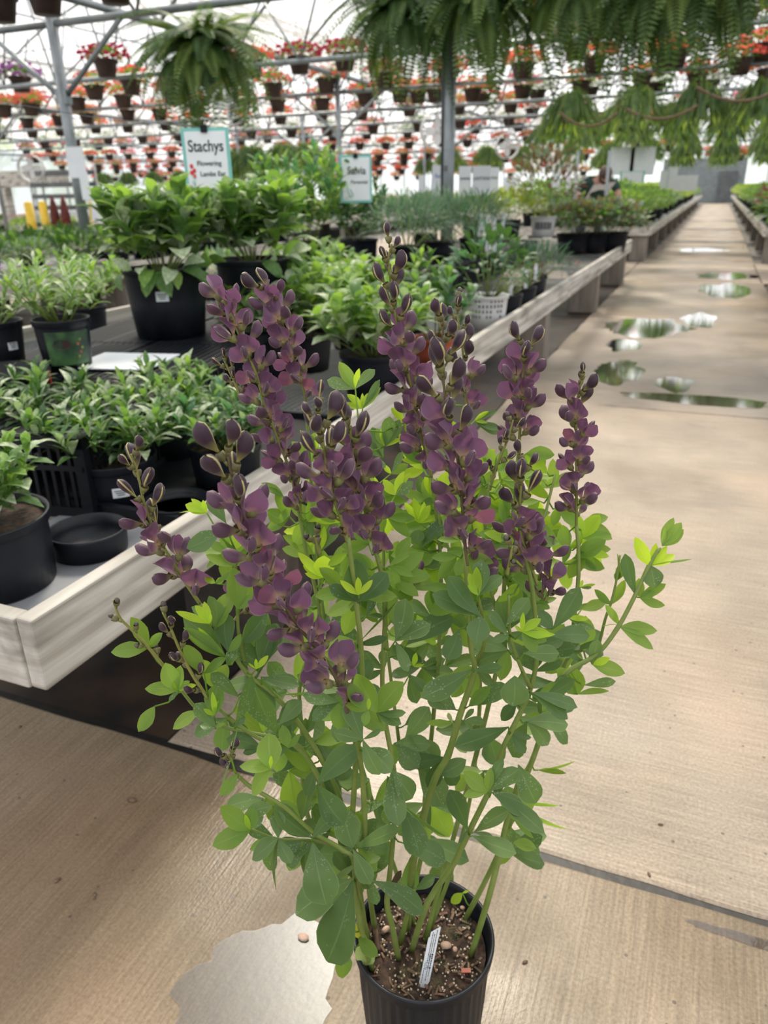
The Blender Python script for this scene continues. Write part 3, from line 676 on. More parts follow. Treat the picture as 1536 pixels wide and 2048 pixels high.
# flat tray on the riser by the left edge
c = gz(25, 768, RZT); b = MB(); b.lathe([(0, .004), (.135, .004), (.15, .03), (.158, .034), (.162, .028), (.15, 0), (0, 0)], 40); o = b.build('tray', 'black', loc=(c.x - .06, c.y, RZT + .004)); tag(o, 'round black tray on the crate at the left frame edge', 'tray')
c = gz(95, 742, RZT + .02)
for nm, px, py, mt, lb in (('plant_tag', 33 * 0 + 101, 768, 'redink', 'small pinkish red tag at the foot of the printed pot'), ('plant_tag', 80, 775, 'paper', 'white plastic tag beside the red tag')):
    q = gz(px, py, RZT); b = MB(); b.box((0, 0, .02), (.012, .003, .04)); o = b.build(nm, mt, loc=(q.x, q.y, RZT), smooth=False); tag(o, lb, 'tag')
# big tubs
c = gz(305, 678, RZT); A = plant('potted_stachys', 'large black tub of broad green leaves standing on the crates below the lettered sign', 'potted plant', (c.x, c.y + .13, RZT + .002), .168, .27, 'blackpot', 'rosettes', .27, .34, 280, .15, .52, ['g_mid', 'g_lime', 'g_pale', 'g_mid', 'g_pale'], OVAL, curl=.2, seed=12, tagc=(camang(c) - .15, .17, .05, .038), taper=.84)
rng = random.Random(5)
for i in range(16):
    a = camang(c) + rng.uniform(-1.3, 1.5); q = Vector((.16 * math.cos(a), .16 * math.sin(a), .27)); o = link('leaf', leafproto(rng.choice(['g_mid', 'g_lime', 'g_pale']), OVAL, .48, .2), A); o.matrix_local = orient(q, Vector((math.cos(a + rng.uniform(-.9, .9)), math.sin(a + rng.uniform(-.9, .9)), rng.uniform(-1.4, .5))), Vector((math.cos(a), math.sin(a), .6)), .13 * rng.uniform(.7, 1.1))
dup(A, (c.x + .19, c.y + .52, RZT + .002), 1.2, 'large black tub of broad leaves behind and right of the labelled tub', scale=1.02)
c = gz(610, 560, RZT); plant('potted_salvia', 'black tub of bright green upright foliage, left of the second lettered sign', 'potted plant', (c.x, c.y + .05, RZT + .002), .15, .24, 'blackpot', 'rosettes', .36, .66, 295, .15, .36, ['g_blue', 'g_mid', 'g_lime'], LANCE, seed=14)
c = gz(725, 560, BZT + .06); plant('potted_salvia', 'tall black ribbed pot of dark green foliage under the second lettered sign', 'potted plant', (c.x - .05, c.y + .05, BZT + .05), .165, .34, 'blackpot', 'rosettes', .30, .56, 295, .13, .36, ['g_dark', 'g_mid', 'g_blue'], LANCE, seed=15)
c = gz(205, 690, BZT); plant('potted_daisy', 'pot of mid green leaves between the printed pot and the big tub', 'potted plant', (c.x - .15, c.y + .05, BZT), .13, .2, 'blackpot', 'rosettes', .33, .32, 260, .12, .32, ['g_lime', 'g_mid', 'g_pale'], LANCE, seed=16)
# hosta-like light green plants in middle
for i, (px, py, r, h, lb, sd) in enumerate(((735, 795, .21, .25, 'pale-edged green leafy pot just behind the rail, right of the tall purple spike', 17), (600, 745, .22, .27, 'pale-edged green leafy pot left of its twin by the rail', 18), (620, 655, .24, .30, 'bushy pale green pot in front of the bright upright tub', 19), (700, 700, .2, .26, 'bushy pale green pot between its neighbours behind the tall central spike', 20), (520, 760, .16, .2, 'low pale green pot partly behind the left purple spikes', 22))):
    c = gz(px, py, BZT); plant('potted_hosta', lb, 'potted plant', (c.x, c.y + .06, BZT + .004), .13, .17, 'blackpot', 'rosettes', r * 1.35, h * 1.15, 270, .135, .48, ['g_lime', 'g_pale', 'g_lime', 'g_pale', 'g_mid'], OVAL, curl=.2, seed=sd)
c = gz(862, 740, BZT); plant('potted_sedum', 'terracotta coloured pot of blue-green leaves behind the bench rail', 'potted plant', (c.x, c.y + .05, BZT + .004), .10, .14, 'redpot', 'rosettes', .19, .32, 80, .12, .5, ['g_blue', 'g_dark', 'g_mid', 'g_grey'], OVAL, seed=23)
c = gz(850, 665, BZT); plant('potted_sedum', 'dark pot of yellow-green upright leaves behind the terracotta pot', 'potted plant', (c.x - .1, c.y, BZT + .004), .12, .16, 'blackpot', 'rosettes', .22, .32, 90, .12, .34, ['g_lime', 'g_dark', 'g_mid'], LANCE, seed=24)
c = gz(965, 660, BZT); gwp = plant('potted_rose', 'white printed pot with a dark-leaved bush behind the bench rail', 'potted plant', (c.x, c.y + .08, BZT + .004), .125, .19, 'whitepot', 'mound', .27, .36, 110, .085, .6, ['g_dark', 'g_dark', 'g_blue'], OVAL, seed=25)
an = camang(c)
b = MB()
for i in range(9):
    a = an - .75 + i * .19
    for j in range(2 + i % 3):
        z = .075 + .03 * ((i * 7 + j * 5) % 4); rr = .125 * (.82 + .18 * z / .19) * 1.012
        b.box((rr * math.cos(a), rr * math.sin(a), z), (.004, .007, .016), Matrix.Rotation(a, 3, 'Z'))
b.build('printed_lettering', 'ink', gwp, smooth=False)
for i, (px, py, r, h, mt, lb) in enumerate(((1012, 640, .09, .12, ['g_brown', 'g_grey'], 'small black pot of wiry growth right of the white pot'), (1042, 622, .08, .12, ['g_brown', 'g_pale'], 'small black pot, second right of the white pot'), (1062, 603, .08, .12, ['g_red', 'g_grey'], 'small black pot with a white tag, third right of the white pot'))):
    c = gz(px, py, BZT); t = plant('small_pot', lb, 'potted plant', (c.x, c.y + .05, BZT + .004), .085, .15, 'blackpot', 'mound', r, h, 50, .05, .2, mt, LANCE, parts=False, seed=30 + i)
    b = MB(); b.box((.02, -.04, .2), (.022, .003, .12)); b.build('plant_tag', 'paper', t, smooth=False)
c = gz(1062, 588, BZT); plant('potted_rosemary', 'soft grey-green tufted plant at the end of the small pots', 'potted plant', (c.x, c.y + .1, BZT + .004), .10, .13, 'blackpot', 'mound', .28, .22, 260, .11, .12, ['g_blue', 'g_grey'], LANCE, parts=False, seed=36)
# artemisia, sedum on the far riser
for i, (px, py, lb) in enumerate(((815, 532, 'leftmost dark pot of silvery artemisia on the far riser'), (880, 520, 'middle dark pot of silvery artemisia on the far riser'), (945, 512, 'rightmost dark pot of silvery artemisia beside the steel post'), (850, 500, 'silvery artemisia pot behind the middle of the row'))):
    c = gz(px, py, RZT); plant('potted_artemisia', lb, 'potted plant', (c.x, c.y, RZT + .002), .12, .15, 'blackpot', 'mound', .30, .34, 420, .13, .10, ['g_grey', 'g_grey', 'g_blue'], LANCE, parts=False, seed=40 + i, group='silvery plants on the far riser')
for i, (px, py, lb) in enumerate(((950, 478, 'dark pot of yellow-green feathery foliage right of the steel post'), (1015, 476, 'second yellow-green feathery pot, beside the white tags'))):
    c = gz(px, py, RZT); plant('potted_spirea', lb, 'potted plant', (c.x, c.y, RZT + .002), .15, .2, 'blackpot', 'mound', .42, .32, 400, .10, .3, ['g_yel', 'g_lime', 'g_yel'], OVAL, parts=False, seed=46 + i)
c = gz(1085, 474, RZT); t = plant('potted_ninebark', 'white printed pot with a tall airy brownish shrub', 'potted plant', (c.x, c.y, RZT + .002), .15, .23, 'whitepot', 'mound', .42, .78, 420, .09, .45, ['g_brown', 'g_brown', 'g_red', 'g_grey', 'f_white'], OVAL, parts=False, seed=50)
b = MB(); an = camang(c)
for i in range(6):
    a = an - .6 + i * .24; b.box((.147 * math.cos(a), .147 * math.sin(a), .13), (.004, .02, .08), Matrix.Rotation(a, 3, 'Z'))
b.build('printed_lettering', 'ink', t, smooth=False)
for i, (px, py) in enumerate(((978, 500), (988, 496), (998, 500), (968, 488), (1012, 490))):
    c = gz(px, py, RZT); b = MB(); b.box((0, 0, .16), (.035, .004, .32), Matrix.Rotation(-.25 + .1 * i, 3, 'Y')); o = b.build('plant_tag', 'paper', loc=(c.x, c.y - .2, RZT), smooth=False)
    tag(o, 'long white plastic plant tag, %s of the five leaning by the yellow-green pots' % ordn(i + 1), 'tag', 'white tags by the yellow-green pots')
for i, (px, py) in enumerate(((1135, 512), (1175, 510), (1215, 508))):
    c = gz(px, py, BZT); plant('potted_geranium', ['leftmost', 'middle', 'rightmost'][i] + ' black pot of small mauve-flowered geranium near the bench end', 'potted plant', (c.x, c.y + .3, BZT + .002), .2, .24, 'black', 'mound', .46, .36, 420, .10, .55, ['g_mid', 'g_grey', 'g_brown'], OVAL, parts=False, seed=55 + i, flowers=('f_purple', 7, .03, .34), group='geranium pots near the bench end')
# ---- mass plants on benches: a few prototypes copied
MASS = {}
def massproto(key, mats, r, h, L, ratio, prof=OVAL, n_=260, flowers=None, kind='mound', potm='black'):
    t = plant('potted_' + key, 'x', 'potted plant', (0, 0, -50), .16, .2, potm, kind, r, h, n_, L, ratio, mats, prof, parts=False, seed=len(MASS) + 70, flowers=flowers); MASS[key] = [t, 0]
massproto('catmint', ['g_mid', 'g_lime', 'g_mid'], .42, .36, .09, .5)
massproto('boxwood', ['g_mid', 'g_dark'], .36, .34, .06, .6)
massproto('barberry', ['g_yel', 'g_lime'], .38, .34, .08, .5)
massproto('hellebore', ['g_dark', 'g_mid', 'g_dark'], .42, .26, .16, .4, LANCE, 120)
massproto('coleus', ['g_red', 'g_red', 'g_brown'], .34, .34, .16, .3, LANCE, 120)
massproto('begonia', ['g_mid', 'g_dark'], .24, .2, .08, .6, flowers=('f_red', 26, .03, .24), n_=140)
massproto('petunia', ['g_lime', 'g_mid'], .24, .2, .08, .5, flowers=('f_pink', 24, .03, .24), n_=140)
massproto('sage', ['g_mid', 'g_pale', 'g_grey'], .28, .22, .10, .35, LANCE, 170)
massproto('primrose', ['g_lime', 'g_yel'], .26, .16, .08, .5, flowers=('f_white', 16, .03, .18), n_=110)
def mass(key, x, y, z, label, group, s=1.0):
    t, n_ = MASS[key]
    if n_ == 0: t.location = (x, y, z); t['label'] = label; t['group'] = group; t.scale = (s,) * 3; t.rotation_euler = (0, 0, R.random() * 6)
    else: dup(t, (x, y, z), R.random() * 6, label, group, s)
    MASS[key][1] += 1
G2 = 'plants on the second left bench'
yy_ = 15.6; row = 0
while yy_ < 52:
    row += 1
    for j, x in enumerate((-1.5, -2.35, -3.2)):
        key = 'catmint' if yy_ < 21 else ('boxwood' if yy_ < 25 and j == 0 else 'sage' if yy_ < 29 else 'barberry' if yy_ < 40 else ['catmint', 'barberry', 'boxwood'][(row + j) % 3])
        if yy_ < 16 and j == 0: key = 'catmint'
        mass(key, x + R.uniform(-.06, .06), yy_ + R.uniform(-.1, .1), BZT + .003, '%s mound, %s row from the near end, %s from the aisle, second left bench' % ({'catmint': 'bushy green', 'boxwood': 'dense green', 'sage': 'grey-green', 'barberry': 'yellow-green'}[key], ordn(row), ('first', 'second', 'third')[j]), G2, 1.25 + .3 * (j > 0))
    yy_ += .85 + .04 * row
yy_ = 15.4; row = 0
while yy_ < 52:
    row += 1
    for j, x in enumerate((1.15, 2.0)):
        key = 'coleus' if yy_ < 17.5 else 'sage' if yy_ < 20 else ('catmint', 'boxwood')[row % 2] if yy_ < 27 else 'barberry'
        mass(key, x, yy_, BZT + .003, '%s plant, %s row from the near end, %s from the aisle, far right bench' % ({'coleus': 'reddish-brown', 'sage': 'grey-green', 'barberry': 'yellow-green', 'catmint': 'bushy green', 'boxwood': 'dense green'}[key], ordn(row), ('first', 'second')[j]), 'plants on the far right bench', 1.35)
    yy_ += .9 + .04 * row
for i, (x, y) in enumerate(((1.0, 11.35), (1.15, 10.3), (1.7, 11.2))):
    mass('hellebore', x, y, BZT + .003, ['glossy green leafy plant overhanging the corner of the right bench', 'glossy green leafy plant behind the overhanging one at the right edge', 'glossy plant farther in on the right bench'][i], 'leafy plants on the right bench', 1.45)
row = 0
for y in [3.4 + .62 * i for i in range(13)]:
    row += 1
    for j, x in enumerate((-6.2, -6.85, -7.5)):
        key = ('hellebore', 'sage', 'hellebore', 'primrose')[(row + 2 * j) % 4] if row < 9 else ('begonia', 'hellebore', 'petunia')[(row + j) % 3]
        mass(key, x, y, BZT + .003, '%s pot, %s row from near end, %s across on the low bench behind' % ({'hellebore': 'dark leafy', 'sage': 'pale green', 'primrose': 'small white-flowered', 'begonia': 'red-flowered', 'petunia': 'pink-flowered'}[key], ordn(row), ('first', 'second', 'third')[j]), 'pots on the low bench behind', .85)
# more plants on the left part of the near bench
k = 0
for (px, py, key, s) in ((120, 520, 'hellebore', .8), (60, 545, 'hellebore', .7), (175, 512, 'hellebore', .8), (20, 590, 'sage', .8), (100, 610, 'sage', .85), (180, 590, 'sage', .8), (235, 640, 'sage', .9), (0, 640, 'sage', .8), (60, 650, 'sage', .7), (450, 620, 'sage', .9), (540, 640, 'sage', .8), (480, 560, 'hellebore', .9)):
    c = gz(px, py, BZT); k += 1
    if c.x > -3.4 and c.y < 11: mass(key, c.x, c.y, BZT + .003, '%s potted plant, %s of the plants at the back of the near left bench' % ('dark leafy' if key == 'hellebore' else 'pale green', ordn(k)), 'plants at the back of the near bench', s)
row = 0
for y in [16 + 1.5 * i for i in range(16)]:
    row += 1
    for j, x in enumerate((-10.6, -11.8, -13.0)):
        key = ('begonia', 'petunia', 'hellebore', 'primrose', 'sage')[(row * 2 + j) % 5]
        mass(key, x, y, BZT + .003, '%s plant, %s row from the front, %s across on the background bench' % ({'hellebore': 'dark leafy', 'sage': 'pale green', 'primrose': 'small white-flowered', 'begonia': 'red-flowered', 'petunia': 'pink-flowered'}[key], ordn(row), ('first', 'second', 'third')[j]), 'plants on the background bench', 1.3)
for i in range(14):
    x = -15.5 - (i % 7) * 1.5; y = 17.5 + (i // 7) * 3.2
    key = ('begonia', 'primrose', 'petunia')[i % 3]
    mass(key, x, y, .0, '%s plant on the ground at the far left, %s in its row' % ({'primrose': 'white-flowered', 'begonia': 'red-flowered', 'petunia': 'pink-flowered'}[key] + (' near' if i < 7 else ' rear'), ordn(i % 7 + 1)), 'plants on the ground at the far left', 1.7)

# ================================================================== HANGING BASKETS
def basket_proto(fm, gm='g_mid', seed=1, pr=.145):
    t = thing('hanging_basket', 'x', 'hanging basket'); rng = random.Random(seed)
    b = MB(); b.lathe([(.001, 0), (pr * .68, 0), (pr * .9, .14), (pr * .94, .15), (pr * 1.03, .152), (pr * 1.03, .185), (pr * .96, .185), (pr * .9, .17), (.001, .17)], 20); b.build('pot', 'brownpot', t)
    b = MB()
    for j in range(3):
        a = j * 2.094; b.tube([(pr * math.cos(a), pr * math.sin(a), .18), (0, 0, .62)], .003, 4)
    b.tube([(0, 0, .61), (0, 0, .9)], .003, 4); b.build('hanger', 'dmetal', t)
    b = MB()
    for i in range(110):
        w = i * 2.4; u = (i + .5) / 110; th = math.acos(1 - u * 1.2); d = Vector((math.sin(th) * math.cos(w), math.sin(th) * math.sin(w), math.cos(th))); q = Vector((d.x * .17, d.y * .17, .19 + d.z * .09)); dd = (d + Vector((rng.uniform(-.4, .4), rng.uniform(-.4, .4), rng.uniform(-.4, .2)))).normalized()
        b.leaf(q, q + dd * .07, (0, 0, 1), .05, .1, .15, ROUND, 2, 2)
    o = b.build('foliage', gm, t); o['kind'] = 'stuff'
    b = MB()
    for i in range(44):
        w = i * 2.4; u = (i + .5) / 44; th = math.acos(1 - u * 1.05); d = Vector((math.sin(th) * math.cos(w), math.sin(th) * math.sin(w), math.cos(th)))
        q = Vector((d.x * .26, d.y * .26, .205 + d.z * .12)) * rng.uniform(.9, 1.08)
        for j in range(6):
            a = j * 1.05 + i; b.leaf(q, q + (Vector((math.cos(a), math.sin(a), .5 + .5 * math.sin(a * 3))) + d * .4).normalized() * .05, d + Vector((0, 0, .5)), .048, .1, .1, ROUND, 2, 2)
    o = b.build('blossoms', fm, t); o['kind'] = 'stuff'
    return t
BK = {}
for i, (kn, fm) in enumerate((('coral', 'f_coral'), ('red', 'f_red'), ('crimson', 'f_crim'), ('white', 'f_white'), ('pink', 'f_pink'), ('purple', 'f_purple'))): BK[kn] = [basket_proto(fm, 'g_mid' if i % 2 else 'g_lime', i + 1), 0]
def roofz(x):
    for a, b_ in zip(GUT, GUT[1:]):
        if a <= x <= b_: return ZG + (ZR - ZG) * math.sin(PI * (x - a) / (b_ - a)) ** .8
    return ZG
def basket(kn, x, y, z, label, group, s=1.0, wire=False):
    t, n_ = BK[kn]
    if n_ == 0 and not wire: t.location = (x, y, z); t['label'] = label; t['group'] = group; t.scale = (s,) * 3; o = t; BK[kn][1] += 1
    else: o = dup(t, (x, y, z), R.random() * 6, label, group, s)
    if wire:
        b = MB(); b.tube([(0, 0, .85), (0, 0, max(.9, (roofz(x) + .03 - z) / s))], .0025, 4); b.build('wire', 'dmetal', o)
    return
def basket_old(kn, x, y, z, label, group, s=1.0):
    t, n_ = BK[kn]
    BK[kn][1] += 1
near = [(215, 155, 'crimson', 2.95, 'magenta-flowered basket hanging beside the left post'), (265, 190, 'coral', 2.9, 'coral basket hanging right of the left post'), (192, 200, 'coral', 2.9, 'coral basket tucked against the left post'), (45, 185, 'purple', 2.95, 'purple-flowered basket near the left edge'),
        (505, 155, 'coral', 2.95, 'coral basket just right of the left fern'), (600, 148, 'crimson', 3.0, 'dark crimson basket, left of the pair at centre'), (690, 142, 'crimson', 3.0, 'dark crimson basket, right of the pair at centre'), (95, 30, 'red', 2.95, 'large brown basket at the top left with red flowers'),
        (5, 45, 'red', 2.9, 'brown basket cut by the top left corner'), (232, 8, 'purple', 3.0, 'brown basket cut by the top edge near the left post'), (730, 210, 'coral', 2.95, 'coral basket right of the crimson pair'), (800, 205, 'coral', 2.95, 'coral basket left of the thick post'), (10, 235, 'coral', 2.85, 'coral basket at the left edge below the purple one'),
        (65, 232, 'coral', 2.9, 'coral basket second from the left edge below the purple one'), (870, 205, 'coral', 2.95, 'coral basket hanging at the thick post'), (1078, 60, 'red', 3.1, 'red-flowered basket between the large ferns'), (1482, 65, 'red', 2.95, 'dark brown basket at the top right corner'), (1478, 150, 'coral', 2.85, 'brown basket below the top right one'),
        (1395, 225, 'crimson', 2.8, 'brown basket below the rightmost fern'), (1150, 120, 'coral', 3.0, 'basket glimpsed below the third fern'), (1330, 140, 'coral', 3.0, 'basket glimpsed below the fourth fern')]
for px, py, kn, z, lb in near:
    c = gz(px, py, z); basket(kn, c.x, c.y, z, lb, 'nearest hanging baskets', 1.3, True)
rows = [(14.9, 'coral', 1.25, -16, 1.8, 3.02), (17.6, 'coral', 1.15, -19, 2.8, 3.0), (18.9, 'white', 1.2, -5.2, 3.1, 3.0), (20.6, 'coral', 1.3, -22, -5, 3.0), (22.8, 'pink', 1.35, -5, 3.6, 2.98), (24.6, 'white', 1.5, -24, -5, 2.95), (27.4, 'pink', 1.35, -28, 4, 2.95), (30.8, 'red', 1.15, -31, -3, 2.75), (33.5, 'coral', 1.2, -32, -2, 2.45), (36.0, 'red', 1.2, -33, -2, 2.3), (38.5, 'red', 1.2, -34, -3, 1.95), (41.0, 'crimson', 1.3, -33, 4, 2.2), (43.5, 'coral', 1.3, -34, -4, 1.75), (46.0, 'pink', 1.7, -33, 4, 2.6)]
for ri, (y, kn, dx, xa, xb, z) in enumerate(rows):
    x = xa; i = 0
    while x < xb:
        if ray_ok := (abs(x) < 60):
            rel = Vector((x, y, z)) - CAM; dz = rel.dot(fwd); u = CX + F * rel.dot(right) / dz
            if -60 < u < 1600:
                i += 1; k2 = kn
                if R.random() < .13: k2 = R.choice(['coral', 'pink', 'white', 'red'])
                basket(k2, x + R.uniform(-.12, .12), y + R.uniform(-.02, .02), z + R.uniform(-.03, .02), '%s-flowered basket, %s from the left in the %s hanging row' % (k2, ordn(i), ordn(ri + 1)), 'hanging baskets in the %s row' % ordn(ri + 1), 1.35)
        x += dx
    b = MB(); b.tube([(xa - 1, y, z + 1.2), (xb + 1, y, z + 1.2)], .010, 6); b.build('basket_rail', 'metal', ceil)
for kn, (t_, n_) in BK.items():
    if n_ == 0:
        for ch in list(t_.children): bpy.data.objects.remove(ch)
        bpy.data.objects.remove(t_)
# ================================================================== FERNS
def frond_mesh(seed, L=.55, mat='g_fern'):
    rng = random.Random(seed); b = MB(); n_ = 34; pts = []; drop = rng.uniform(.75, 1.35)
    for i in range(n_ + 1):
        u = i / n_; pts.append(Vector((L * u * (1 - .42 * u * u * drop * .7), .03 * math.sin(3 * u + seed), L * (.34 * u - drop * u ** 2.1))))
    b.tube(pts[::2], .0022, 4)
    for i in range(1, n_):
        u = i / n_; w = L * .175 * math.sin(PI * min(1, u * .85 + .12)) ** .7; t = (pts[i + 1] - pts[i - 1]).normalized(); up = Vector((0, 1, 0)).cross(t) * -1
        for s in (-1, 1):
            d = (Vector((0, s, 0)) + t * .35 + up * -.25).normalized(); b.leaf(pts[i], pts[i] + d * w, up, .017, .05, .05, LANCE, 2, 1)
    return b.mesh('frond', mat)
FR = [frond_mesh(i, .55 + .06 * (i % 3), 'g_fern' if i % 4 else 'g_ferny') for i in range(8)]
def fern_proto(nf=145, seed=1):
    rng = random.Random(seed); t = thing('hanging_fern', 'x', 'hanging fern')
    b = MB(); b.lathe([(.001, 0), (.08, 0), (.105, .13), (.11, .165), (.11, .19), (.10, .19), (.001, .18)], 24); b.build('pot', 'black', t)
    b = MB()
    for j in range(3):
        a = j * 2.094; b.tube([(.15 * math.cos(a), .15 * math.sin(a), .18), (0, 0, .30)], .003, 4)
    b.tube([(0, 0, .29), (0, 0, .36)], .004, 4); b.build('hanger', 'dmetal', t)
    for i in range(nf):
        o = link('frond', FR[i % 8], t); a = i * 2.39996; el = rng.uniform(-.45, .9) if i % 3 else rng.uniform(.5, 1.4)
        o.matrix_local = Matrix.Translation((.05 * math.cos(a), .05 * math.sin(a), .19)) @ Matrix.Rotation(a, 4, 'Z') @ Matrix.Rotation(-el, 4, 'Y') @ Matrix.Diagonal((rng.uniform(.75, 1.15),) * 3 + (1,))
    return t
fern0 = fern_proto(); f0 = [False]
def fern(x, y, z, label, group, s=1.0, small=False):
    if not f0[0]: f0[0] = True; fern0.location = (x, y, z); fern0['label'] = label; fern0['group'] = group; fern0.scale = (s,) * 3
    else: dup(fern0, (x, y, z), R.random() * 6, label, group, s)
for px, py, s, lb in ((412, 168, 1.24, 'large bushy fern hanging at upper left'), (806, 88, 1.08, 'large fern hanging left of the thick post'), (955, 74, 1.12, 'large fern hanging right of the thick post'), (1150, 34, 1.08, 'large fern, third along the truss'),
                       (1238, 15, 1.05, 'large fern, fourth along the truss, cut by the top edge'), (1350, 42, 1.25, 'large fern at upper right with long trailing fronds'), (1440, -15, 1.05, 'large fern rightmost on the truss')):
    c = gy(px, py, 7.66); fern(c.x, c.y, c.z, lb, 'large ferns along the truss', s)
# smaller far ferns, foliage joined
ff = thing('hanging_fern', 'x', 'hanging fern'); b = MB(); b.lathe([(.001, 0), (.11, 0), (.15, .16), (.155, .19), (.001, .18)], 14); b.build('pot', 'brownpot', ff)
b = MB(); b.tube([(0, 0, .18), (0, 0, .85)], .004, 4); b.build('hanger', 'dmetal', ff)
b = MB(); rng = random.Random(2)
for i in range(330):
    a = i * 2.4; el = rng.uniform(-.4, 1.35); pts = []; L = rng.uniform(.38, .62)
    p0 = Vector((.05 * math.cos(a), .05 * math.sin(a), .19)); d = Vector((math.cos(a) * math.cos(el), math.sin(a) * math.cos(el), math.sin(el)))
    mid = p0 + d * L * .5; end = mid + Vector((d.x * L * .35, d.y * L * .35, -L * .5))
    b.leaf(p0, mid, (0, 0, 1), .04, .1, .1, LANCE, 2, 1, i % 2); b.leaf(mid, end, Vector((d.x, d.y, .3)), .042, .05, .1, OVAL, 3, 1, i % 2)
o = b.build('fronds', ['g_fern', 'g_ferny'], ff); o['kind'] = 'stuff'; f1 = [False]
def farfern(x, y, z, label, group, s=1.0):
    if not f1[0]: f1[0] = True; ff.location = (x, y, z); ff['label'] = label; ff['group'] = group; ff.scale = (s,) * 3; return ff
    return dup(ff, (x, y, z), R.random() * 6, label, group, s)
ri = 0
for y, z, xs in ((15.0, 2.30, [-2.6, -1.5, -.5, .45, 1.4, 2.2]), (18.6, 2.35, [-3.4, -2.2, -1.1, 0, 1.1, 2.2]), (22.3, 2.3, [-4.5, -3.4, -2.2, -1.1, 0, 1.1, 2.2, 3.2]), (28.0, 2.1, [-9, -7.6, -6.2, -4.8, -3.4, -2.2, -1.1, 0, 1.1, 2.2, 3.2]), (32.0, 1.75, [-28, -26.5, -25, -23.5, -22, -20.5, -19, -17.5, -16, -14.5]), (34.0, 2.0, [-12, -10.5, -9, -7.5, -6, -4.5, -3, -1.5, 0, 1.5, 3])):
    ri += 1; b = MB(); b.tube([(xs[0] - .5, y, z + .95), (xs[-1] + .5, y, z + .95)], .010, 6); b.build('basket_rail', 'metal', ceil)
    for i, x in enumerate(xs): farfern(x, y, z, 'distant green fern, %s from the left in the %s fern row over the far benches' % (ordn(i + 1), ordn(ri)), 'distant ferns row %d' % ri, 1.15)
for i, (px, py) in enumerate(((455, 345), (505, 340), (570, 335), (615, 335))):
    c = gy(px, py, 13.0); fo = farfern(c.x, c.y, c.z, 'low-hung fern behind the lettered signs, %s from the left' % ordn(i + 1), 'low-hung ferns behind the signs', .9)
    b = MB(); b.tube([(0, 0, .8), (0, 0, (roofz(c.x) + .03 - c.z) / .9)], .004, 4); b.build('wire', 'dmetal', fo)

# ================================================================== SIGNS
def text(body, size, mt, parent, loc, rot=(PI / 2, 0, 0), name='lettering', sx=1.0, ex=.0004):
    cu = bpy.data.curves.new(name, 'FONT'); cu.body = body; cu.size = size; cu.extrude = ex; cu.align_x = 'CENTER'; cu.offset = size * .012
    o = bpy.data.objects.new(name, cu); C.objects.link(o); o.parent = parent; o.location = loc; o.rotation_euler = rot; o.scale = (sx, 1, 1); cu.materials.append(MT[mt])
    me = bpy.data.meshes.new_from_object(o.evaluated_get(bpy.context.evaluated_depsgraph_get())); n2 = bpy.data.objects.new(name, me); C.objects.link(n2); n2.parent = parent; n2.location = loc; n2.rotation_euler = rot; n2.scale = (sx, 1, 1)
    bpy.data.objects.remove(o); return n2
def sign(px, py, Y, label, lines, w=.2, h=.27, border='teal', rz=0, tilt=0.0, clip=True, stake=None):
    c = gy(px, py, Y); t = thing('card_sign' if stake is not None else 'hanging_sign', label, 'sign', c, rz)
    if stake is not None:
        b = MB(); b.tube([(0, .006, h * .3), (0, .006, stake - c.z)], .005, 5); b.build('stake', 'dmetal', t); t.rotation_euler = (0, tilt, rz)
    if border:
        b = MB(); b.box((0, .001, 0), (w, .002, h)); b.build('border', border, t, smooth=False)
        b = MB(); b.box((0, -.0012, 0), (w * .86, .002, h * .90)); b.build('card', 'paper', t, smooth=False)
    else:
        b = MB(); b.box((0, 0, 0), (w, .003, h)); b.build('card', 'paper', t, smooth=False)
    if clip:
        b = MB(); b.box((0, -.002, h * .48), (w * .13, .016, h * .10)); b.tube([(0, -.002, h * .5), (0, -.002, h * .62)], .003, 5); b.build('clip', 'black', t, smooth=False)
    for s_, sz, mt, x, z, sx in lines: text(s_, sz, mt, t, (x * w, -.0035, z * h), sx=sx)
    return t
s1 = sign(415, 327, 3.1, 'white hand-lettered sign with teal border reading Stachys above the large tub', [('Stachys', .066, 'ink', .0, .17, .82), ('Flowering', .028, 'ink', .04, -.03, 1), ('Lambs Ear', .028, 'ink', .10, -.18, 1)], .215, .285, rz=.30, tilt=.09)
b = MB()
for q, (x, z) in enumerate(((-.073, -.01), (-.062, -.028), (-.075, -.036), (-.064, -.05))): b.ell((x, -.004, z), (.008, .001, .010))
b.build('drawn_flower', 'redink', s1)
b = MB(); b.tube([(-.068, -.004, -.045), (-.062, -.004, -.10)], .0014, 4); b.tube([(-.075, -.004, -.07), (-.064, -.004, -.09)], .0014, 4); b.build('drawn_stem', 'greenink', s1)
s2 = sign(712, 358, 4.9, 'white sign with teal border reading Salvia over the dark green pot', [('Salvia', .066, 'ink', .02, .10, .85), ('Perennial', .03, 'ink', .10, -.10, 1)], .21, .285, rz=.55, tilt=.12)
b = MB(); b.tube([(-.06, -.004, -.02), (-.055, -.004, -.08), (-.03, -.004, -.115)], .003, 4); b.tube([(-.04, -.004, -.06), (-.02, -.004, -.10)], .003, 4); b.build('drawn_leaf', 'greenink', s2)
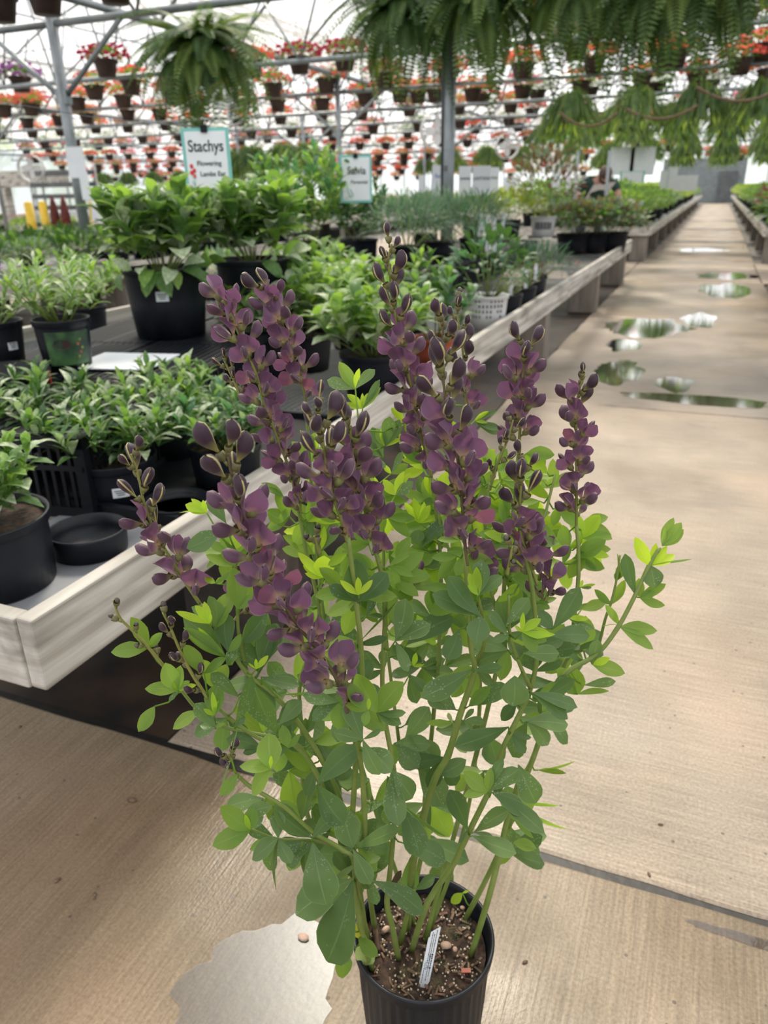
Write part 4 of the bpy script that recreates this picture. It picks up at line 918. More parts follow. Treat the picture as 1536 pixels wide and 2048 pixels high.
# wire carrying the signs
a_ = gy(0, 203, 2.6); c_ = gy(410, 262, 3.1); d_ = gy(712, 312, 4.9); e_ = gy(905, 300, 7.6)
b = MB(); b.tube([a_, a_.lerp(c_, .5) + Vector((0, 0, -.01)), c_ + Vector((0, 0, .012)), c_.lerp(d_, .5) + Vector((0, 0, -.01)), d_ + Vector((0, 0, .01)), e_], .0016, 5); o = b.build('sign_wire', 'dmetal'); tag(o, 'thin wire strung across from which the lettered signs hang', 'wire')
sign(882, 362, 8.0, 'white sheet sign left of the thick post', [('Sedum', .05, 'blueink', 0, .1, 1)], .2, .29, None, rz=.3, tilt=.08, clip=False, stake=BZT)
sign(930, 362, 8.8, 'pale sign just right of the thick post', [('Lavender', .04, 'ink', 0, .05, .8)], .14, .3, None, rz=.2, clip=False, stake=BZT)
sign(963, 361, 8.6, 'white sign with block capitals right of the thick post', [('LANTANA', .045, 'ink', 0, .02, .9)], .2, .29, None, rz=.1, clip=False, stake=BZT)
sign(987, 360, 9.0, 'narrow white sign third right of the thick post', [('Hosta', .04, 'ink', 0, .05, .8)], .12, .26, None, rz=.4, clip=False, stake=BZT)
sign(843, 368, 9.5, 'small white card left of the sheet sign', [], .08, .2, None, clip=False, stake=BZT)
sign(1244, 322, 22.2, 'left white board on the distant post', [], .60, .66, None, clip=False, stake=BZT); sign(1285, 322, 22.2, 'right white board on the distant post', [], .60, .66, None, clip=False, stake=BZT)
t = sign(1264, 354, 22.1, 'small green sign below the two white boards', [('SHADE', .16, 'paper', 0, -.1, 1)], .62, .27, 'greenink', clip=False, stake=BZT)
t.children[1].hide_render = False
for i, (px, py, Y, w, h) in enumerate(((1138, 352, 12, .07, .34), (1328, 360, 20, .18, .4), (1345, 356, 20, .2, .45), (1372, 366, 24, .6, .4), (1112, 352, 12, .12, .3), (1020, 378, 11, .16, .3))):
    sign(px, py, Y, 'plain white card, %s of the small blank cards around the distant benches' % ordn(i + 1), [], w, h, None, clip=False, stake=BZT if abs(px - 1340) < 60 or Y < 11.6 else 0.0)
sg = sign(208, 418, 8.6, 'white notice board beside the foot of the left post', [('Hydrangea', .075, 'ink', 0, .26, .8), ('Part shade', .05, 'ink', 0, .05, 1)], .42, .42, 'yellow', rz=.2, tilt=.12, clip=False, stake=0.0)
sign(152, 325, 7.585, 'upper white sheet fixed to the left post', [], .24, .33, None, rz=.1, tilt=.12, clip=False); sign(170, 372, 7.585, 'lower white sheet fixed to the left post', [], .12, .3, None, rz=.1, tilt=.12, clip=False)
for i, (px, Y) in enumerate(((1146, 12.3), (1207, 12.6))):
    c0 = gy(px, 440, Y); b = MB(); b.tube([(0, 0, 0), (0, 0, 1.75)], .024, 6); o = b.build('thin_pole', 'metal', loc=(c0.x, c0.y, .0)); tag(o, ['slim grey pole left of the crouching person', 'slim grey pole right of the crouching person'][i], 'pole')
# round fans
for i, (px, py, Y) in enumerate(((62, 336, 16), (875, 262, 15), (460, 212, 13), (1015, 292, 22))):
    c = gy(px, py, Y); t = thing('circulation_fan', ['round white fan at the far left', 'round white fan left of the thick post', 'round fan below the large left fern', 'white fan deep in the background'][i], 'fan', c)
    b = MB(); b.lathe([(.30, -.1), (.32, -.1), (.32, .1), (.30, .1), (.30, -.1)], 24); o = b.build('housing', 'whitepot', t); o.rotation_euler = (PI / 2, 0, .5)
    b = MB(); b.ell((0, 0, 0), (.05, .05, .05))
    for j in range(4):
        a = j * PI / 2; b.leaf((0, 0, 0), (.27 * math.cos(a), .27 * math.sin(a), .0), (.3 * math.sin(a), -.3 * math.cos(a), 1), .16, 0, 0, ROUND, 3, 2)
    o = b.build('blades', 'whitepot', t); o.rotation_euler = (PI / 2, 0, .5)
    b = MB(); b.tube([(0, 0, .31), (0, 0, roofz(c.x) + .03 - c.z)], .008, 5); b.build('hanging_rod', 'dmetal', t)
# left background: bollards, header beam, counter
for i, (px, py, Y) in enumerate(((65, 455, 16.2), (92, 448, 17.2))):
    c = gy(px, py, Y); t = thing('bollard', ['left yellow bollard in the far left background', 'right yellow bollard in the far left background'][i], 'bollard', (c.x, c.y, 0))
    b = MB(); b.tube([(0, 0, 0), (0, 0, 1.08)], .11, 12); b.ell((0, 0, 1.08), (.11, .11, .06), None, 12, 6); b.build('sleeve', 'yellow', t)
b = MB(); b.box((0, 0, 0), (9, .25, .45)); c = gy(10, 377, 19); o = b.build('header_beam', 'wood', loc=(c.x - 2.0, c.y, 1.75), smooth=False); tag(o, 'pale wooden header beam at the far left', 'beam')
for s in (-5.5, 2.5):
    b = MB(); b.box((0, 0, 0), (.25, .25, 1.55)); q = b.build('beam_support', 'wood', o, smooth=False, loc=(s * .8, 0, -.97))
# shelving with dark trays near left post
c = gy(132, 400, 18); t = thing('display_rack', 'white rack with dark shelves behind the foot of the left post', 'rack', (c.x, c.y, 0))
for z in (.5, .95, 1.25, 1.55, 1.85):
    b = MB(); b.box((0, 0, z), (2.0, .5, .12)); b.build('shelf', 'dmetal', t, smooth=False)
for x in (-1, 1):
    for y in (-.22, .22):
        b = MB(); b.box((x, y, 1.05), (.05, .05, 2.1)); b.build('upright', 'whitepot', t, smooth=False)
# folded parasols (dark red)
for i, px in enumerate((114, 135)):
    c = gy(px, 455, 15.5); t = thing('folded_umbrella', ['left dark red folded umbrella', 'right dark red folded umbrella'][i] + ' by the far display rack', 'umbrella', (c.x, c.y, 0))
    b = MB(); b.tube([(0, 0, .5), (0, 0, .8), (0, 0, 1.1), (0, 0, 1.3)], [.1, .12, .07, .01], 8); b.build('canopy', 'g_red', t); b = MB(); b.tube([(0, 0, 0), (0, 0, .55)], .02, 6); b.build('pole', 'dmetal', t)
# trees outside the left wall, seen through the film
for i, (x, y) in enumerate(((-42, 18), (-44, 26), (-42, 36), (-45, 48), (-40, 10), (-30, 74), (-12, 76), (4, 75))):
    t = thing('tree', 'green tree outside the greenhouse, %s around from the left' % ordn(i + 1), 'tree', (x, y, 0), 0, 'trees outside the greenhouse'); rng = random.Random(i)
    b = MB(); b.tube([(0, 0, 0), (0, 0, 2.5)], [.25, .15], 8); b.build('trunk', 'bark', t); b = MB()
    for j in range(420):
        d = Vector((rng.gauss(0, 1), rng.gauss(0, 1), rng.gauss(0, .8))).normalized() * rng.uniform(.7, 1); q = Vector((d.x * 3.2, d.y * 3.2, 3.2 + d.z * 2.6)); b.leaf(q, q + (d + Vector((0, 0, rng.uniform(-1, 1)))).normalized() * .8, d, .6, .1, .1, ROUND, 2, 2)
    o = b.build('crown', 'g_lime', t); o['kind'] = 'stuff'
# hose loops hung between far baskets
for i, (x0, x1, Y, zs) in enumerate(((1120, 1235, 13.5, 250), (1240, 1395, 13.5, 235), (1395, 1560, 12.5, 200))):
    pts = []
    for j in range(13):
        u = j / 12; pts.append(gy(x0 + (x1 - x0) * u, zs - 25 + 110 * (u * (1 - u)), Y))
    b = MB(); b.tube(pts, .018, 6)
    for q in (pts[0], pts[-1]): b.tube([q, Vector((q.x, q.y, roofz(q.x) + .03))], .006, 5)
    o = b.build('hose', 'bark'); tag(o, ['brown hose loop left of the white boards', 'brown hose loop right of the white boards', 'brown hose loop at the upper right edge'][i], 'hose', 'hose loops overhead')

# ================================================================== PERSON (far behind the second bench)
def skin_body(name, joints, edges, mt, parent, sub=2):
    me = bpy.data.meshes.new(name); bm = bmesh.new(); lay = bm.verts.layers.skin.verify(); vv = [bm.verts.new(j[:3]) for j in joints]
    for a_, b_ in edges: bm.edges.new((vv[a_], vv[b_]))
    for i, (v, j) in enumerate(zip(vv, joints)): v[lay].radius = (j[3], j[4] if len(j) > 4 else j[3]); v[lay].use_root = i == 0
    bm.to_mesh(me); bm.free(); me.materials.append(MT[mt]); o = link(name, me, parent)
    sk = o.modifiers.new('skin', 'SKIN'); sk.use_smooth_shade = True; ss = o.modifiers.new('sub', 'SUBSURF'); ss.levels = sub; ss.render_levels = sub
    return o
MT['skin'] = plain('skin', (.42, .22, .16), (.50, .27, .20), .5, 12); MT['shirt'] = plain('dark_green_shirt', (.008, .035, .028), (.014, .055, .042), .8, 9)
MT['jeans'] = plain('dark_trousers', (.02, .025, .04), (.035, .04, .06), .8, 9); MT['hair'] = plain('brown_hair', (.05, .03, .022), (.10, .065, .045), .7, 40)
pp = gy(1186, 420, 13.6); PS = thing('person', 'person in a dark green T-shirt bending over plants in the background', 'person', (pp.x - .05, pp.y + 3.3 * 0, 0.0), 0.25)
body = [(0, 0, .92, .15, .12), (.02, -.06, 1.04, .15, .12), (.05, -.18, 1.17, .16, .12), (.08, -.30, 1.30, .17, .11), (.10, -.40, 1.37, .07, .07), (.12, -.47, 1.40, .055, .055), (.13, -.55, 1.42, .085, .10), (.13, -.62, 1.39, .05, .06),
        (-.13, .0, .90, .10), (-.14, -.06, .50, .065), (-.14, .02, .10, .045), (-.14, -.12, .04, .04), (.15, .0, .90, .10), (.17, -.08, .50, .065), (.17, .0, .10, .045), (.17, -.14, .04, .04),
        (-.14, -.30, 1.34, .065), (-.27, -.28, 1.10, .045), (-.25, -.42, .88, .032), (-.25, -.47, .82, .028), (.32, -.32, 1.30, .065), (.40, -.42, 1.06, .045), (.34, -.58, .92, .032), (.32, -.63, .88, .028)]
ed = [(0, 1), (1, 2), (2, 3), (3, 4), (4, 5), (5, 6), (6, 7), (0, 8), (8, 9), (9, 10), (10, 11), (0, 12), (12, 13), (13, 14), (14, 15), (3, 16), (16, 17), (17, 18), (18, 19), (3, 20), (20, 21), (21, 22), (22, 23)]
for hx, hy, hz, s in ((-.25, -.47, .82, 1), (.32, -.63, .88, -1)):      # five fingers on each hand
    wi = 19 if s == 1 else 23
    for q, (dx, L) in enumerate(((-.028, .055), (-.010, .065), (.010, .062), (.028, .05))):
        i0 = len(body); body += [(hx + dx * .7, hy - .03, hz - .03, .010), (hx + dx, hy - .045, hz - .03 - L, .008)]; ed += [(wi, i0), (i0, i0 + 1)]
    i0 = len(body); body += [(hx + s * .04, hy - .01, hz - .03, .011), (hx + s * .045, hy - .03, hz - .065, .009)]; ed += [(wi, i0), (i0, i0 + 1)]
bo = skin_body('body', body, ed, 'skin', PS)
sh = [(0, 0, .93, .165, .135), (.02, -.06, 1.04, .165, .135), (.05, -.18, 1.17, .175, .135), (.08, -.30, 1.30, .18, .13), (.095, -.38, 1.36, .085, .085), (-.15, -.30, 1.34, .085), (-.23, -.28, 1.18, .075), (.32, -.32, 1.30, .085), (.37, -.38, 1.17, .075)]
shi = skin_body('t_shirt', sh, [(0, 1), (1, 2), (2, 3), (3, 4), (3, 5), (5, 6), (3, 7), (7, 8)], 'shirt', PS)
skin_body('trousers', [(0, 0, .93, .165, .14), (-.13, 0, .88, .115), (-.14, -.06, .50, .085), (-.14, .02, .12, .065), (.15, 0, .88, .115), (.17, -.08, .50, .085), (.17, 0, .12, .065)], [(0, 1), (1, 2), (2, 3), (0, 4), (4, 5), (5, 6)], 'jeans', PS)
b = MB(); b.ell((.13, -.535, 1.46), (.105, .125, .10), Matrix.Rotation(.5, 3, 'X'), 16, 10); b.ell((.13, -.50, 1.40), (.10, .08, .11), None, 12, 8); b.build('hair', 'hair', PS)
b = MB(); b.box((.10, -.655, 1.41), (.018, .012, .010)); b.box((.16, -.655, 1.41), (.018, .012, .010)); b.build('eyes', 'ink', PS, smooth=False)
b = MB(); b.ell((.13, -.675, 1.385), (.013, .02, .02)); b.ell((.13, -.655, 1.345), (.03, .012, .008)); b.build('nose_and_mouth', 'skin', PS)
b = MB(); rot = Matrix.Rotation(.62, 3, 'Y') @ Matrix.Rotation(-.9, 3, 'X')
V = []
for i in range(5):
    for j in range(4): V.append((-.12 + .085 * i + .03 * j, -.16 - .07 * j - .11 - .02 * math.sin(i), 1.08 + .07 * j + .01 * i))
b.add(V, [(i * 4 + j, i * 4 + j + 1, (i + 1) * 4 + j + 1, (i + 1) * 4 + j) for i in range(4) for j in range(3)]); q = b.build('shirt_print', 'paper', PS); q['label'] = 'white block print on the shirt'

# ================================================================== MAIN FLOWERING PLANT
ROOT = thing('false_indigo_plant', 'tall plum-flowered plant with green three-part leaves in a ribbed black pot on the concrete', 'potted plant', (POT.x, POT.y, 0))
RI = Matrix.Translation((-POT.x, -POT.y, 0))
def loc_(v): return Vector(v) - Vector((POT.x, POT.y, 0))
PR = .104
pot_mesh(PR, .23, ribs=40, taper=.86, rimh=.02).build('pot', 'blackpot', ROOT)
# soil with bumps, chips, perlite, moss
b = MB(); V = [(0, 0, .198)]; nr, na = 16, 60
for i in range(1, nr + 1):
    for j in range(na):
        a = 2 * PI * j / na; rr = .0955 * i / nr; q = Vector((rr * math.cos(a), rr * math.sin(a), 0))
        V.append((q.x, q.y, .198 + .008 * mnoise.noise(q * 60) + .004 * mnoise.noise(q * 190) + .0015 * mnoise.noise(q * 600)))
Fs = [(0, 1 + j, 1 + (j + 1) % na) for j in range(na)] + [(1 + i * na + j, 1 + (i + 1) * na + j, 1 + (i + 1) * na + (j + 1) % na, 1 + i * na + (j + 1) % na) for i in range(nr - 1) for j in range(na)]
b.add(V, Fs); so = b.build('soil', 'soil', ROOT)
def onsoil(px, py): 
    c = gz(px, py, .205); return loc_(c)
rng = random.Random(31)
def rdisc(r=.09):
    a = rng.random() * 6.283; q = r * math.sqrt(rng.random()); return Vector((q * math.cos(a), q * math.sin(a), .200))
def rrot(): return Matrix.Rotation(rng.random() * 6.28, 3, 'Z') @ Matrix.Rotation(rng.uniform(-.6, .6), 3, 'X')
b = MB()
for i in range(260):
    q = rdisc(); s = rng.uniform(.0010, .0020); b.ell(q + Vector((0, 0, .002)), (s, s, s), None, 5, 3)
o = b.build('perlite_grains', 'perlite', so); o['kind'] = 'stuff'
b = MB()
for i in range(150):
    q = rdisc(); b.box(q + Vector((0, 0, .002)), (rng.uniform(.004, .016), rng.uniform(.0015, .004), .0015), rrot())
o = b.build('bark_bits', 'bark', so, smooth=False); o['kind'] = 'stuff'
b = MB()
for cx_, cy_, rr, n_ in ((800, 1860, .012, 90), (845, 1935, .012, 90), (905, 1865, .012, 80), (935, 1850, .010, 60), (808, 1945, .010, 60), (885, 1925, .008, 40), (872, 1965, .008, 40)):
    c = onsoil(cx_, cy_)
    for i in range(n_):
        a = rng.random() * 6.28; q = c + Vector((math.cos(a), math.sin(a), 0)) * rr * math.sqrt(rng.random()); q.z = .202; b.leaf(q, q + Vector((rng.uniform(-1, 1), rng.uniform(-1, 1), .8)).normalized() * .005, (0, 0, 1), .003, .1, 0, OVAL, 1, 2)
o = b.build('moss', 'moss', so); o['kind'] = 'stuff'
for px, py, s, e in ((892, 1892, .0100, 1.5), (910, 1900, .0065, 1.1), (772, 1860, .008, 1.5), (875, 1818, .006, 1.6), (925, 1817, .006, 1.2), (940, 1878, .004, 1.3), (897, 1776, .005, 1.1), (858, 1843, .005, 1.2)):
    b = MB(); b.ell((0, 0, 0), (s * .6 * e, s * .6, s * .5), rrot(), 10, 7); b.build('pebble', 'pebble', so, loc=onsoil(px, py) + Vector((0, 0, .002)))
for px, py, px2, py2, r_ in ((745, 1840, 757, 1900, .004), (740, 1812, 752, 1850, .0035)):
    a = onsoil(px, py); c = onsoil(px2, py2); b = MB(); b.tube([a + Vector((0, 0, .012)), c], [r_, r_], 8); b.build('cut_stem_stub', 'bark', so)
# orange chip at the rim
b = MB(); b.box((0, 0, 0), (.014, .007, .002), Matrix.Rotation(.4, 3, 'Z')); b.build('orange_chip', 'redpot', so, loc=onsoil(932, 1945) + Vector((0, 0, .004)), smooth=False)
# name tag stuck in the soil
c0 = P(846, 1976, -.062); c1 = P(872, 1853, -.035)
ax = (c1 - c0); L = ax.length; tg = thing('plant_tag', 'white plastic plant tag with tiny black print stuck in the soil of the flowering pot', 'tag', c0)
up = ax.normalized(); sd = right.copy(); sd = (sd - up * sd.dot(up)).normalized(); nn = up.cross(sd)
if nn.dot(CAM - c0) < 0: nn = -nn
wd = .0145; b = MB(); V = []
for u, wl_, wr_ in ((-.10, .0, .1), (0, -.28, .20), (.08, -.5, .42), (.12, -.5, .5), (.80, -.5, .5), (.82, -.38, .5), (.90, -.36, .5), (1.0, .40, .5)):
    V += [up * (u * L) + sd * (wl_ * wd), up * (u * L) + sd * (wr_ * wd)]
b.add(V + [v - nn * .0006 for v in V], [(2 * i, 2 * i + 1, 2 * i + 3, 2 * i + 2) for i in range(7)] + [(16 + 2 * i, 18 + 2 * i, 19 + 2 * i, 17 + 2 * i) for i in range(7)]); b.build('card', 'paper', tg, smooth=False)
b = MB(); 
for ln, (xo, u0, u1) in enumerate(((-.14, .30, .90), (.04, .12, .88), (.24, .20, .93), (-.30, .08, .42))):
    u = u0
    while u < u1:
        d = rng.uniform(.012, .04); h = rng.uniform(.05, .085) * (1.9 if ln in (1, 2) and .3 < u < .55 else 1)
        q = up * (u * L) + sd * (xo * wd) + nn * .0004
        b.add([q - sd * h * wd / 2, q + sd * h * wd / 2, q + sd * h * wd / 2 + up * (d * L * .7), q - sd * h * wd / 2 + up * (d * L * .7)], [(0, 1, 2, 3)]); u += d
b.build('printed_lines', 'ink', tg, smooth=False)

# ---- stems: (name, depth offset bottom, depth offset top, radius mm, points)
ST = {
 'a': (-.055, -.10, 4.6, '730,1946 722,1860 711,1756 705,1640 715,1500 725,1350 712,1200 696,1075'),
 'b': (-.05, -.06, 4.4, '797,1918 784,1850 774,1803 784,1704 790,1560 765,1400 770,1200 748,1090'),
 'c': (-.045, -.02, 4.6, '823,1902 849,1821 873,1777 907,1728 927,1686 971,1597 979,1579 1005,1500 1021,1465 1052,1402 1061,1375 1074,1310 1065,1180 1040,1066'),
 'd': (-.025, .09, 4.6, '942,1911 976,1800 998,1714 1012,1650 1036,1571 1062,1527 1086,1459 1120,1370 1140,1340 1194,1308 1235,1256 1270,1191 1297,1133 1320,1095'),
 'e': (-.01, -.05, 5.4, '815,1860 823,1750 845,1640 870,1558 896,1511 919,1433 943,1363 949,1331 941,1284 931,1100'),
 'f': (.0, .12, 4.0, '800,1890 845,1700 850,1600 870,1400 880,1250 880,1100 863,955'),
 'g': (.02, .12, 4.0, '850,1880 900,1700 960,1480 1000,1300 1010,1150 1030,1000 1038,880'),
 'h': (.03, .14, 4.2, '930,1840 1000,1700 1062,1527 1100,1430 1128,1330 1140,1300 1157,1150 1153,1051'),
 'i': (-.02, -.13, 4.2, '750,1860 735,1750 728,1600 718,1500 700,1420 690,1400'),
 'j': (.02, .10, 3.8, '700,1800 640,1700 608,1595 605,1480 600,1360 640,1250 612,1100 594,1008'),
 'k': (-.045, -.06, 4.0, '735,1880 705,1750 680,1600 620,1480 554,1395 494,1346 450,1280 400,1208'),
 'l': (-.075, -.13, 3.6, '720,1900 712,1735 686,1701 642,1675 620,1660 567,1613 502,1574 475,1550'),
 'm': (-.05, -.08, 3.2, '690,1700 640,1560 600,1500 550,1475 460,1457 400,1425 330,1336'),
 'n': (-.05, -.09, 3.4, '640,1560 600,1495 555,1476 525,1480 470,1445 416,1398'),
 'o': (.06, .16, 3.6, '830,1850 760,1650 700,1450 650,1250 625,1000 612,808'),
 'p': (.05, .16, 3.4, '860,1860 930,1650 960,1400 950,1150 940,950 933,812'),
 'q': (-.09, -.10, 2.2, '700,1700 624,1681 556,1678 501,1657'),
 'r': (.09, .10, 2.2, '1194,1308 1210,1240 1222,1206 1234,1155 1240,1110'),
 's': (.03, .05, 2.4, '1000,1250 970,1120 975,1000 979,966'),
 't': (-.04, -.07, 2.6, '705,1640 716,1290 719,1190'),
 'u': (-.03, -.06, 2.8, '1061,1375 1040,1330 1020,1270 1017,1190'),
 'v': (-.01, -.06, 2.8, '949,1331 968,1290 965,1235 955,1190'),
 'w': (.05, .08, 2.6, '800,1500 770,1250 765,1050 735,1000 720,860'),
 'x': (.08, .10, 2.6, '880,1250 900,1120 880,1050 878,990'),
 'y': (.08, .12, 2.4, '1010,1150 1080,1050 1100,990 1110,950'),
 'z': (-.05, -.08, 2.4, '494,1346 478,1270 475,1225 470,1100'),
}
PTS = []   # sampled stem points for attaching leaves
def spline(pts, k):
    out_ = []
    for i in range(len(pts) - 1):
        p0 = pts[max(i - 1, 0)]; p1 = pts[i]; p2 = pts[i + 1]; p3 = pts[min(i + 2, len(pts) - 1)]
        for j in range(k):
            t = j / k; out_.append(.5 * ((2 * p1) + (p2 - p0) * t + (2 * p0 - 5 * p1 + 4 * p2 - p3) * t * t + (3 * p1 - p0 - 3 * p2 + p3) * t ** 3))
    return out_ + [pts[-1]]
for key, (o0, o1, rad, s) in ST.items():
    pp_ = [tuple(float(v) for v in q.split(',')) for q in s.split()]; n_ = len(pp_); tot = sum(math.dist(pp_[i], pp_[i + 1]) for i in range(n_ - 1)); acc = 0; v3 = []
    for i, q in enumerate(pp_):
        if i: acc += math.dist(pp_[i - 1], q)
        v3.append(P(q[0], q[1], o0 + (o1 - o0) * acc / tot))
    # root the lowest point in the soil
    if pp_[0][1] >= 1835:
        v = v3[0]; tgt = .197; d = v - CAM; t_ = (tgt - H) / d.z; w = CAM + d * t_
        r_ = (Vector((w.x, w.y)) - POT.xy)
        if r_.length > .085: w.xy = POT.xy + r_.normalized() * .085
        v3[0] = w
    sm = spline(v3, 4); nn_ = len(sm); b = MB()
    b.tube([loc_(q) for q in sm], [rad * .001 * (1 - .45 * i / nn_) * (1.12 if i % 8 == 0 else 1) for i in range(nn_)], 8)
    b.build('stem', 'stem', ROOT)
    for i, q in enumerate(sm):
        rel = q - CAM; dz = rel.dot(fwd); PTS.append((CX + F * rel.dot(right) / dz, CY - F * (-rel.dot(down)) / dz * -1 * -1 if 0 else CY + F * rel.dot(down) / dz, (q.xy.dot(HD.xy)) - D0, q, key))
def nearest(px, py, maxz=None):
    return min(PTS, key=lambda t: (t[0] - px) ** 2 + (t[1] - py) ** 2)
ORG = {'1': (600, 700), '2': (550, 1050), '3': (400, 1350), '4': (750, 1350), '5': (850, 1050), '6': (550, 1600), '7': (400, 950), '8': (200, 1000), '9': (1000, 1000)}
SCL = {k: 1 / 3.84 for k in ORG}; SCL['9'] = 1 / 2.56
